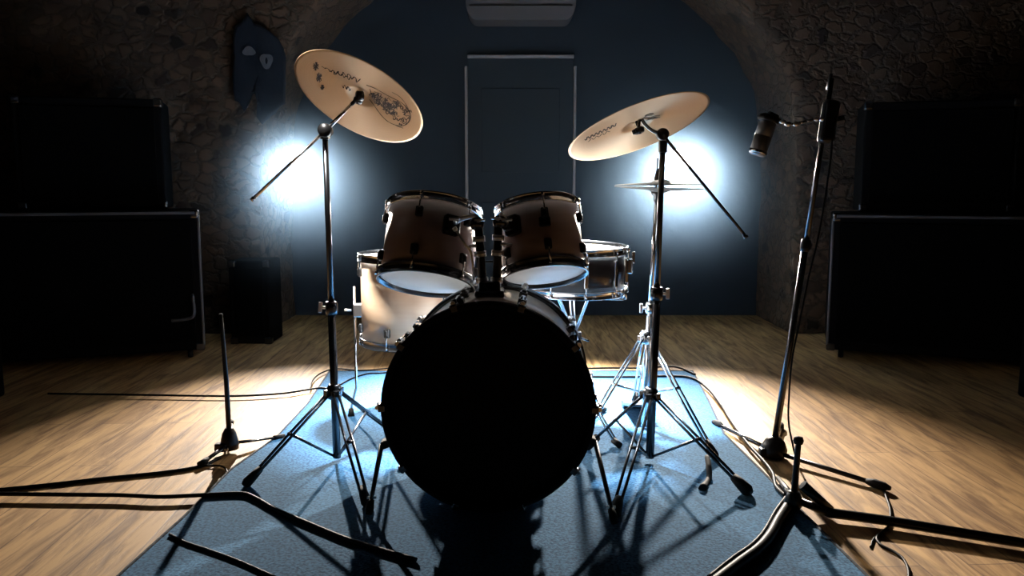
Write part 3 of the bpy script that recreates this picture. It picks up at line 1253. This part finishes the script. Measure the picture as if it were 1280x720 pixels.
add_tube(bm, [armTop, cL + nL * 0.03], 0.0036, 8)
add_lathe(bm, [(0, -0.032), (0.013, -0.032), (0.015, -0.024), (0.012, -0.021), (0, -0.021)], MT(cL, nL), 20)
add_lathe(bm, [(0, 0.003), (0.014, 0.003), (0.014, 0.012), (0, 0.016)], MT(cL, nL), 20)
add_box(bm, MT(cL + nL * 0.026, nL), (0.03, 0.007, 0.014), 0.003)
obj('felt_and_wing_nut', bm, 'black_metal', csL)
cyL, mwL, prL = cymbal('crash_cymbal', 'steeply tilted bronze cymbal with dark scrollwork print, on the tall boom stand', cL, nL, 0.205)

random.seed(3)
S = []
# small block of three blots at the outer edge
for (x, y, w, h) in ((395, 83, 4.5, 5.5), (399, 97, 4.5, 6.5), (403, 109, 3, 3.5)):
    for k in range(7):
        a = random.uniform(0, PI)
        S.append([0.0024, (x - w * math.cos(a) * 0.8, y - h * math.sin(a)), (x + random.uniform(-1, 1), y + random.uniform(-1.5, 1.5)), (x + w * math.cos(a) * 0.8, y + h * math.sin(a) * 0.9)])
# a line of handwriting running towards the centre
x, y = 402.0, 83.0
wr = [(x, y)]
for k in range(26):
    x += 1.85
    y += 0.62 + 0.7 * math.sin(k * 0.4) * 0.6
    wr.append((x + 0.9 * math.sin(k * 2.1), y + (2.6 if k > 6 else 1.2) * math.sin(k * 1.7)))
S.append([0.0022] + wr)
S.append([0.0018] + [(414 + k * 2.0, 88 + k * 0.85 + 2.2 * math.cos(k * 2.3)) for k in range(14)])
S.append([0.0022] + [(428 + k * 1.3, 107 + k * 0.55 + 2.6 * math.sin(k * 2.0)) for k in range(9)])
# scrollwork: a mass of curls widening away from the centre
for k in range(80):
    f = random.random() ** 0.75
    ax, ay = 464 + 44 * f, 116 + 33 * f
    off = random.uniform(-1, 1) * (3 + 13 * f)
    bx, by = ax + off * 0.42, ay - off * 0.80
    L_ = random.uniform(4, 11)
    ang = math.radians(32 + random.uniform(-30, 30))
    c1 = []
    for j in range(5):
        g = (j / 4 - 0.5) * L_
        wv = 1.8 * math.sin(j * 1.9 + k)
        c1.append((bx + g * math.cos(ang) - wv * math.sin(ang), by + g * math.sin(ang) + wv * math.cos(ang)))
    S.append([random.choice((0.0015, 0.0019, 0.0023))] + c1)
S.append([0.0022, (458, 106), (470, 111), (486, 120), (500, 127), (508, 134), (513, 144), (511, 152), (504, 157), (494, 156), (484, 151), (476, 143), (468, 132), (462, 124)])
S.append([0.0015, (490, 115), (500, 121), (508, 131), (513, 143)])
S.append([0.0024, (492, 155), (498, 158), (504, 160)])
marks(cyL, mwL, prL, S, 0.001)

# right cymbal stand ---------------------------------------------------
YR = 2.45
lowR = P(812, 581, YR)
lowR.z = 0.022
hubR = P(813, 494, YR)
topR = P(829, 168, YR)
csR = thing('cymbal_stand', 'black and chrome cymbal stand in front of the hi-hat, holding the shallow-tilted cymbal', 'cymbal stand', (lowR.x, lowR.y, ZR))
bend = lowR.lerp(topR, 0.52)
bm = B()
add_tube(bm, [lowR, bend], 0.0135, 16)
obj('lower_pole', bm, 'dark_steel', csR)
bm = B()
add_tube(bm, [bend, topR], [0.0105, 0.0085], 16)
obj('upper_pole', bm, 'dark_steel', csR)
collar(csR, lowR, topR, 0.52, 0.018, 0.02, (1, -0.2, 0))
tripod(csR, hubR, lowR, [F(934, 622), F(768, 651), F(733, 565)], 'dark_steel', joint=0.48, foot_r=0.016)
nR = -cdir(797, 152, 0.34 * 0.954, 0.94 * 0.954, 0.30)
cR = P(795, 152, YR - 0.03)
bm = B()
tr = P(828, 168, YR - 0.02)
add_tube(bm, [P(931, 294, YR - 0.08), tr], 0.0048, 12)
add_tube(bm, [P(931, 294, YR - 0.08), P(933, 297, YR - 0.08)], 0.007, 10)
add_tube(bm, spline([tr, P(815, 163, YR - 0.025), P(806, 155, YR - 0.03), P(800, 147, YR - 0.035), cR - nR * 0.02], 5), 0.0055, 12)
obj('boom_arm', bm, 'dark_steel', csR)
bm = B()
add_lathe(bm, [(0, -0.02), (0.017, -0.02), (0.019, 0.0), (0.017, 0.02), (0, 0.02)], MT(tr, V((0, 1, 0))), 24)
add_box(bm, MT(topR - V((0, 0, 0.03)), V((0, 0, 1))), (0.024, 0.024, 0.05), 0.004)
obj('boom_clamp', bm, 'black_metal', csR)
bm = B()
add_tube(bm, [cR - nR * 0.04, cR + nR * 0.03], 0.0036, 8)
add_lathe(bm, [(0, -0.036), (0.014, -0.036), (0.017, -0.026), (0.013, -0.021), (0, -0.021)], MT(cR, nR), 20)
add_lathe(bm, [(0, 0.003), (0.014, 0.003), (0.014, 0.012), (0, 0.016)], MT(cR, nR), 20)
add_box(bm, MT(cR + nR * 0.026, nR), (0.03, 0.007, 0.014), 0.003)
add_box(bm, MT(cR - nR * 0.034 + V((-0.012, 0, 0)), nR), (0.024, 0.012, 0.014), 0.003)
obj('felt_and_wing_nut', bm, 'black_metal', csR)
cyR, mwR, prR = cymbal('crash_cymbal', 'shallow-tilted bronze cymbal above the hi-hat, faint script on its underside', cR, nR, 0.218)
S = []
S.append([0.0030] + [(731 + k * 1.7, 174 - k * 0.80 + 2.0 * math.sin(k * 2.1)) for k in range(24)])
S.append([0.0022] + [(735 + k * 1.7, 176 - k * 0.78 + 1.2 * math.sin(k * 1.6 + 1)) for k in range(17)])
for k in range(10):
    x, y = 800 + random.uniform(0, 20), 147 + random.uniform(-5, 4)
    S.append([0.0022, (x - 5, y + 1.5), (x, y - 1), (x + 6, y - 1.5)])
marks(cyR, mwR, prR, S[:2], 0.001)
marks(cyR, mwR, prR, S[2:], 0.001)

# hi-hat ---------------------------------------------------------------
YHH = 2.80
hlow = F(806, 545)
hlow = V((P(805, 540, YHH).x, YHH, 0.02))
hhtop = P(822, 205, YHH)
hhub = P(807, 422, YHH)
hh = thing('hi_hat_stand', 'chrome hi-hat stand close behind the cymbal stand', 'hi-hat stand', (hlow.x, YHH, ZR))
ax_h = (hhtop - hlow).normalized()
mid = hlow.lerp(hhtop, 0.46)
bm = B()
add_tube(bm, [hlow, mid], 0.0125, 14)
obj('lower_pole', bm, 'chrome', hh)
bm = B()
hatc = P(822, 234, YHH)
add_tube(bm, [mid, hatc - ax_h * 0.03], 0.0085, 14)
obj('upper_pole', bm, 'chrome', hh)
bm = B()
add_tube(bm, [mid, hhtop + V((0, 0, 0.02))], 0.003, 8)
obj('pull_rod', bm, 'chrome', hh)
collar(hh, hlow, hhtop, 0.46, 0.016, 0.018, (-1, -0.2, 0), 'chrome')
tripod(hh, hhub, V((hhub.x - 0.001, YHH, 0.14)), [F(893, 577), F(722, 562), V((hlow.x + 0.02, YHH + 0.34, 0))], 'chrome', joint=0.45, w=0.007)
bm = B()
add_lathe(bm, [(0, -0.05), (0.012, -0.05), (0.013, -0.03), (0.022, -0.024), (0.022, -0.016), (0, -0.016)], MT(hatc, ax_h), 20)
obj('hat_seat', bm, 'black_metal', hh)
bm = B()
add_lathe(bm, [(0, 0.016), (0.012, 0.018), (0.014, 0.03), (0.010, 0.05), (0.006, 0.065), (0, 0.065)], MT(hatc, ax_h), 20)
obj('hat_clutch', bm, 'dark_steel', hh)
bm = B()
add_box(bm, T(hlow.x, YHH + 0.16, ZR + 0.045, 0, math.radians(-14)), (0.085, 0.26, 0.012), 0.005)
add_box(bm, T(hlow.x, YHH + 0.29, ZR + 0.01, 0, 0), (0.08, 0.05, 0.02), 0.005)
obj('pedal', bm, 'dark_steel', hh)
hatc2 = hatc + V((0.03, 0, 0))
cymbal('hi_hat_cymbal', 'upper cymbal of the closed hi-hat pair, in front of the large lamp', hatc + ax_h * 0.026 + V((0.012, 0, 0)), (ax_h + V((-0.03, 0.0, 0))), 0.160, rise=0.045, m='shaded_bronze')
cymbal('hi_hat_cymbal', 'lower cymbal of the closed hi-hat pair, upturned under the other', hatc - ax_h * 0.020 + V((0.006, 0, 0)), -ax_h, 0.156, rise=0.045, m='shaded_bronze')

# ------------------------------------------------------------------ microphone on the tall stand at the right
YM = 2.55
mb = F(966, 572)
YM = mb.y
mtop = P(1040, 98, YM + 0.02)
mbase = P(967, 560, YM)
ms = thing('microphone_stand', 'tall black microphone stand leaning outwards, condenser microphone on its clamp', 'microphone stand', (mb.x, YM, 0))
bm = B()
add_tube(bm, [mbase, mbase.lerp(mtop, 0.56)], 0.0105, 14)
obj('lower_pole', bm, 'dark_steel', ms)
bm = B()
q56 = mbase.lerp(mtop, 0.56)
add_tube(bm, [q56, mtop], [0.0085, 0.007], 14)
obj('upper_pole', bm, 'dark_steel', ms)
collar(ms, mbase, mtop, 0.56, 0.014, 0.02, (1, -0.3, 0), 'black_metal', False)
bm = B()
pj = P(1034, 152, YM)
add_box(bm, MT(pj + V((0.004, 0, 0.0)), (mtop - mbase), V((1, 0, 0))), (0.045, 0.045, 0.13), 0.012)
add_tube(bm, [pj + V((0.0, 0, 0.0)), pj + V((0.05, 0, 0.012))], 0.008, 10)
obj('clutch', bm, 'black_metal', ms)
bm = B()
prev_r = P(1042, 100, YM)
add_tube(bm, [P(1036, 112, YM + 0.03), P(1039, 92, YM + 0.03)], [0.009, 0.005], 10)
obj('top_cap', bm, 'black_metal', ms)
bm = B()
add_lathe(bm, [(0, -0.022), (0.03, -0.022), (0.042, -0.006), (0.042, 0.012), (0.03, 0.036), (0.016, 0.048), (0, 0.05)], MT(mbase - V((0, 0, 0.01)), mtop - mbase), 24)
add_box(bm, T(mbase.x - 0.035, mbase.y - 0.012, mbase.z - 0.01), (0.03, 0.03, 0.03), 0.006)
obj('leg_hub', bm, 'black_metal', ms)
for (x, y, ff) in ((1108, 609, 0), (893, 528, 0), (976, 531, 0)):
    f = F(x, y, 0.012)
    h0 = mbase - V((0, 0, 0.012))
    bm = B()
    add_tube(bm, [h0, f], 0.0072, 10)
    lg = obj('leg', bm, 'dark_steel' if x != 1108 else 'black_metal', ms)
    d = (f - h0).normalized()
    bm = B()
    add_tube(bm, [f - d * 0.06, f - d * 0.035, f - d * 0.005, f + d * 0.012], [0.008, 0.014, 0.012, 0.006], 12)
    obj('rubber_foot', bm, 'rubber', lg)
# jointed chrome arm
ap = [P(1028, 149, YM - 0.01), P(1020, 149, YM - 0.01), P(1010, 151, YM - 0.01), P(1002, 153, YM - 0.01), P(995, 155, YM - 0.01), P(985, 155, YM - 0.01), P(978, 152, YM - 0.01), P(971, 147, YM - 0.01)]
bm = B()
add_tube(bm, [pj] + ap, 0.0032, 8)
arm = obj('gooseneck', bm, 'dark_steel', ms)
for i, (p, r_) in enumerate(zip(ap, (0.007, 0.006, 0.004, 0.004, 0.0075, 0.0075, 0.007, 0.006))):
    bm = B()
    bmesh.ops.create_uvsphere(bm, u_segments=14, v_segments=8, radius=r_, matrix=Matrix.Translation(p) @ Matrix.Scale(1.5, 4, V((1, 0, 0))))
    for f in bm.faces:
        f.smooth = True
    obj('joint_bead', bm, 'soft_chrome', arm)
ma, mz = P(963, 144, YM - 0.02), P(946, 194, YM - 0.02)
mic = thing('condenser_microphone', 'cylindrical grey condenser microphone hanging at a slant from the tall stand', 'microphone', tuple(mz))
mm4 = MT(mz, ma - mz)
Lm = (ma - mz).length
bm = B()
add_lathe(bm, [(0, 0.0), (0.022, 0.0), (0.026, 0.004), (0.0265, Lm * 0.46), (0.0255, Lm * 0.47), (0.0255, Lm * 0.485), (0.0265, Lm * 0.495), (0.0265, Lm - 0.006), (0.024, Lm), (0, Lm)], mm4, 36)
obj('body', bm, 'mic_body', mic)
bm = B()
add_lathe(bm, [(0.0267, 0.006), (0.0275, 0.008), (0.0275, 0.014), (0.0267, 0.016)], mm4, 36, closed=True)
obj('rim_ring', bm, 'chrome', mic)
bm = B()
pc = mm4 @ V((0, 0, Lm - 0.012))
add_tube(bm, [ma + V((-0.005, 0, 0.004)), P(971, 147, YM - 0.01)], 0.009, 10)
add_lathe(bm, [(0.0265, -0.01), (0.031, -0.008), (0.031, 0.008), (0.0265, 0.01)], MT(pc, ma - mz), 30, closed=True)
obj('mount_clip', bm, 'black_metal', mic)


def cable(label, pts, r, parent_free=True, cat='cable', name='cable', n=8, seg=8, m='cable'):
    bm = B()
    sp_ = spline(pts, n)
    add_tube(bm, sp_, r, seg)
    o = obj(name, bm, m, None, tuple(sp_[0]))
    tag(o, label, cat)
    return o


def FL(lst, r, z=None):
    return [F(x, y, (ZR if z is None else z) + r) for x, y in lst]


cable('thin cable running down along the tall leaning microphone stand to the floor',
      [P(1040, 160, YM - 0.02), P(1038, 200, YM - 0.02), P(1024, 290, YM - 0.02), P(1010, 350, YM), P(1000, 400, YM), P(990, 450, YM - 0.01), P(986, 500, YM - 0.03), P(986, 530, YM - 0.06), P(991, 556, YM - 0.10), F(996, 582, 0.005), F(990, 605, 0.014)], 0.0032)

# low tripod stand lying near the camera at the right --------------------
hb2 = F(992, 628, ZR + 0.02)
ls = thing('low_stand', 'short black floor stand with an upright post and splayed legs at the rug edge', 'stand', (hb2.x, hb2.y, ZR))
bm = B()
ptop = P(998, 552, hb2.y)
add_tube(bm, [hb2, hb2.lerp(ptop, 0.85), ptop], [0.0095, 0.008, 0.008], 12)
obj('post', bm, 'black_metal', ls)
bm = B()
add_lathe(bm, [(0, -0.008), (0.011, -0.006), (0.014, 0.002), (0.011, 0.012), (0, 0.015)], MT(ptop, V((0, 0, 1))), 20)
obj('top_knob', bm, 'rubber', ls)
bm = B()
add_lathe(bm, [(0, -0.012), (0.02, -0.012), (0.026, 0.0), (0.016, 0.03), (0, 0.034)], MT(hb2, V((0, 0, 1))), 20)
obj('leg_hub', bm, 'black_metal', ls)
for pts_, rr in (([hb2 + V((0, 0, 0.01)), F(1037, 641, 0.02), F(1110, 651, 0.018), F(1310, 684, 0.016)], [0.009, 0.013, 0.013, 0.012]),
                 ([hb2 + V((0, 0, 0.012)), F(972, 597, 0.013)], [0.011, 0.006]),
                 ([P(1003, 606, hb2.y - 0.01), F(1038, 638, 0.016)], [0.014, 0.013])):
    bm = B()
    add_tube(bm, pts_, rr, 10)
    obj('leg', bm, 'black_metal', ls)

# left microphone stand ---------------------------------------------------
lb = F(287, 566, 0.0)
YS = lb.y
hubM = P(287, 552, YS)
sl = thing('microphone_stand', 'thin black microphone stand on the bare boards beside the amplifier stack', 'microphone stand', (lb.x, YS, 0))
bm = B()
add_tube(bm, [hubM, P(283, 478, YS + 0.01), P(278, 415, YS + 0.02), P(276, 392, YS + 0.02)], [0.0088, 0.008, 0.0065, 0.006], 12)
obj('pole', bm, 'black_metal', sl)
bm = B()
add_lathe(bm, [(0, -0.026), (0.028, -0.024), (0.03, -0.004), (0.022, 0.03), (0.013, 0.046), (0, 0.046)], MT(hubM, V((0, 0, 1))), 20)
add_box(bm, T(hubM.x - 0.02, hubM.y - 0.02, hubM.z - 0.012), (0.04, 0.03, 0.028), 0.005)
obj('leg_hub', bm, 'black_metal', sl)
for x, y in ((352, 546), (252, 579), (289, 528)):
    f = F(x, y, 0.012)
    h0 = hubM - V((0, 0, 0.006))
    d = (f - h0).normalized()
    w = V((-d.y, d.x, 0)) * 0.006
    bm = B()
    add_tube(bm, [h0 + w, f + w * 0.4], 0.004, 8)
    add_tube(bm, [h0 - w, f - w * 0.4], 0.004, 8)
    lg = obj('leg', bm, 'black_metal', sl)
    bm = B()
    add_tube(bm, [f - d * 0.03, f + d * 0.01], [0.008, 0.010], 10)
    obj('rubber_foot', bm, 'rubber', lg)
bm = B()
q = hubM + V((0.0, -0.03, -0.015))
add_box(bm, T(q.x, q.y, q.z), (0.014, 0.012, 0.012), 0.003)
obj('clamp_bolt', bm, 'chrome', sl)

# ------------------------------------------------------------------ cables
cable('black cable from the left edge of the boards up to the thin microphone stand', FL([(-40, 616), (60, 606), (130, 598), (200, 591), (250, 583), (275, 572)], 0.0055, 0.0), 0.0055)
cable('thick black cable level across the boards, bending over the rug before the boom stand', FL([(-40, 617), (60, 618), (150, 619), (200, 621), (250, 619), (300, 617), (318, 622), (345, 637), (385, 654), (440, 676), (520, 700)], 0.0062), 0.0062)
cable('thin cable stretched across the back boards behind the thin microphone stand', FL([(60, 492), (140, 493), (200, 494), (290, 495), (350, 492), (385, 487), (405, 485), (428, 492)], 0.0045), 0.0045)
cable('thin cable looping on the rug corner behind the boom stand', FL([(388, 486), (391, 475), (402, 466), (420, 461), (450, 463), (480, 461), (510, 458)], 0.0035), 0.0035)
cable('thin cable slanting over the rug from the boom stand towards the floor tom', FL([(425, 481), (440, 473), (460, 467), (480, 466), (510, 460)], 0.0035), 0.0035)
cable('short forked cable end at the rug edge by the thin microphone stand', FL([(240, 584), (262, 582), (278, 583), (284, 590), (283, 598)], 0.003, 0.003), 0.003)
cable('dark cable curving across the near corner of the rug', FL([(212, 668), (232, 678), (262, 688), (300, 702), (345, 722)], 0.0035), 0.0035)
cable('straight cable along the far rug edge behind the cymbal stand', FL([(720, 461), (760, 460), (800, 460), (835, 458), (850, 460), (869, 468)], 0.0048), 0.0048)
cable('long cable following the rug edge past the leaning microphone stand', FL([(700, 470), (780, 471), (840, 470), (866, 473), (885, 486), (902, 507), (915, 528), (935, 555), (955, 577), (966, 592), (970, 608), (982, 620)], 0.0055), 0.0055)
cable('thin cable meeting the leaning stand from the rug edge', FL([(892, 528), (915, 538), (930, 545), (948, 556)], 0.004, 0.012), 0.004)
cable('thick black hose-like cable curling over the near edge of the rug', FL([(990, 624), (982, 636), (972, 652), (962, 670), (948, 686), (925, 703), (900, 722), (870, 745)], 0.0125), 0.0125, seg=12)
cable('thin highlight-edged cable laid beside the thick curling one', FL([(982, 622), (970, 638), (961, 654), (952, 668), (938, 682), (915, 698), (885, 722)], 0.0048), 0.0048)
cable('thin cable hanging from the long stand foot and curling on the boards', FL([(1104, 611), (1108, 622), (1113, 638), (1112, 655), (1104, 664), (1096, 672), (1101, 681), (1118, 690), (1130, 700), (1136, 716), (1134, 735)], 0.0035, 0.0), 0.0035)
cable('short cable tail on the boards beside the curling thin cable', FL([(1111, 662), (1100, 666), (1092, 674), (1088, 684)], 0.0025, 0.0), 0.0025)
# dark strap on the rug
bm = B()
sp_ = spline([F(884, 571, 0.045), F(886, 585, 0.03), F(886, 598, 0.012), F(878, 611, 0.0125)], 6)
add_tube(bm, sp_, [0.0085] * (len(sp_) - 3) + [0.01, 0.012, 0.012], 10)
o = obj('rubber_strap', bm, 'rubber', None, tuple(sp_[-1]))
tag(o, 'short black rubber strap standing on the rug under the cymbal stand leg', 'strap')


# ------------------------------------------------------------------ amplifiers and cases
def cabinet(name, label, cat, x0, x1, y0, y1, z0, z1, trim=True, handle=None, grille=True, corners=True, casters=False, rz=0.0):
    cx, cy = (x0 + x1) / 2, (y0 + y1) / 2
    t = thing(name, label, cat, (cx, cy, z0))
    w, d, h = x1 - x0, y1 - y0, z1 - z0
    zb = z0 + (0.05 if casters else 0)
    box_obj('cabinet_body', T(cx, cy, (zb + z1) / 2), (w, d, z1 - zb), 'tolex', t, 0.012)
    if grille:
        bm = B()
        add_box(bm, T(cx, y0 - 0.004, (zb + z1) / 2), (w - 0.07, 0.014, z1 - zb - 0.09), 0.004)
        obj('grille_cloth', bm, 'grille', t)
    if trim:
        box_obj('top_trim', T(cx, y0 - 0.002, z1 - 0.012), (w - 0.03, 0.012, 0.014), 'edge_metal', t, 0.003)
        s = 1 if cx < 0 else -1
        xe = x1 if cx < 0 else x0
        box_obj('edge_trim', T(xe, y0 + 0.004, (zb + z1) / 2), (0.012, 0.014, z1 - zb - 0.05), 'edge_metal', t, 0.003)
    if corners:
        for sx in (x0, x1):
            for sz in (zb, z1):
                bm = B()
                add_box(bm, T(sx - math.copysign(0.018, sx - cx), y0 + 0.018, sz - math.copysign(0.018, sz - (zb + z1) / 2)), (0.045, 0.045, 0.045), 0.01)
                obj('corner_guard', bm, 'dark_steel', t)
    if handle:
        hx, hz = handle
        bm = B()
        s = 1 if cx < 0 else -1
        add_tube(bm, spline([V((hx, y0 - 0.012, hz + 0.07)), V((hx + 0.004, y0 - 0.045, hz + 0.055)), V((hx + 0.004, y0 - 0.045, hz - 0.03)), V((hx - s * 0.05, y0 - 0.03, hz - 0.05)), V((hx - s * 0.10, y0 - 0.012, hz - 0.055))], 5), 0.008, 10)
        obj('handle', bm, 'edge_metal', t)
    if casters:
        for sx in (x0 + 0.07, x1 - 0.07):
            for sy in (y0 + 0.07, y1 - 0.07):
                bm = B()
                add_lathe(bm, [(0, -0.012), (0.022, -0.012), (0.025, 0), (0.022, 0.012), (0, 0.012)], MT(V((sx, sy, z0 + 0.025)), V((1, 0, 0))), 20)
                add_box(bm, T(sx, sy, z0 + 0.048), (0.034, 0.04, 0.012), 0.002)
                obj('caster', bm, 'rubber', t)
    if rz:
        piv = V((x1 if cx < 0 else x0, y0, 0))
        rel = V((cx, cy, z0)) - piv
        t.location = piv + Matrix.Rotation(rz, 3, 'Z') @ rel
        t.rotation_euler = (0, 0, rz)
    return t


YC = 4.02
xl = P(247, 262, YC).x
zt = P(200, 263, YC).z
cabinet('bass_amplifier', 'wide black speaker cabinet with pale top trim and side handle, under the smaller left-hand box', 'amplifier', xl - 1.25, xl, YC, YC + 0.5, 0, zt, handle=(xl - 0.045, P(240, 385, YC).z), casters=True, rz=math.radians(20))
xu0, xu1 = P(40, 200, YC + 0.12).x, P(205, 200, YC + 0.12).x
cabinet('speaker_cabinet', 'tall black speaker box standing on the wide left-hand cabinet', 'speaker', xu0, xu1, YC + 0.12, YC + 0.46, zt + 0.007, P(170, 124, YC + 0.12).z, trim=False, rz=math.radians(17))
xr = P(1042, 265, YC).x
zr = P(1100, 267, YC).z
cabinet('bass_amplifier', 'wide black speaker cabinet with faint top trim, beyond the leaning microphone stand', 'amplifier', xr, xr + 1.3, YC, YC + 0.5, 0, zr, handle=None, casters=True, rz=math.radians(-20))
xq0, xq1 = P(1078, 200, YC + 0.12).x, P(1250, 200, YC + 0.12).x
cabinet('speaker_cabinet', 'tall black speaker box standing on the wide right-hand cabinet', 'speaker', xq0, xq1, YC + 0.12, YC + 0.46, zr + 0.007, P(1100, 128, YC + 0.12).z, trim=False, rz=math.radians(-17))
# dark case against the foot of the stone pier
x0, x1 = P(288, 350, 4.45).x, P(338, 350, 4.45).x
cabinet('equipment_case', 'small dark case at the foot of the stone wall beyond the thin microphone stand', 'case', x0, x1, 4.42, 4.66, 0, P(310, 326, 4.42).z, trim=False)
# cases that just reach into the frame
cabinet('equipment_case', 'black case at the left frame edge with a pale metal corner strip', 'case', -2.7, P(4, 450, 3.3).x, 2.9, 3.3, 0, P(2, 425, 2.9).z, trim=True, grille=False, corners=False)
cabinet('equipment_case', 'black case at the right frame edge with a thin metal corner strip', 'case', P(1274, 450, 3.3).x, 2.7, 2.9, 3.3, 0, P(1275, 392, 2.9).z, trim=True, grille=False, corners=False)

# ------------------------------------------------------------------ unseen warm fills added low in front to brighten the cymbals; overhead spots
spot('cymbal_fill_left', (-1.1, 0.6, 0.35), cL, 7.5, 13.5, (1.0, 0.88, 0.74), 1.0, 0.15)
spot('cymbal_fill_right', (0.9, 0.6, 0.35), cR, 6.5, 13.5, (1.0, 0.90, 0.76), 1.0, 0.15)

spot('overhead_spot', (-0.95, 1.75, 2.6), (-0.42, 2.95, 0.40), 1500, 17, (1.0, 0.95, 0.88), 0.8, 0.05)
spot('overhead_spot', (0.0, 3.55, 2.75), (0.0, 3.12, 0.0), 15000, 38, (0.94, 0.97, 1.0), 1.0, 0.16)

# ------------------------------------------------------------------ world and view
w = bpy.data.worlds.new('world')
scene.world = w
w.use_nodes = True
w.node_tree.nodes['Background'].inputs[0].default_value = (0.3, 0.4, 0.6, 1)
w.node_tree.nodes['Background'].inputs[1].default_value = 0.0005
scene.view_settings.view_transform = 'Standard'
scene.view_settings.look = 'None'
scene.view_settings.gamma = 1.0
scene.view_settings.exposure = 0.0
scene.view_settings.use_curve_mapping = False
scene.cycles.use_denoising = True
scene.cycles.max_bounces = 6
scene.cycles.diffuse_bounces = 2
scene.cycles.volume_bounces = 0
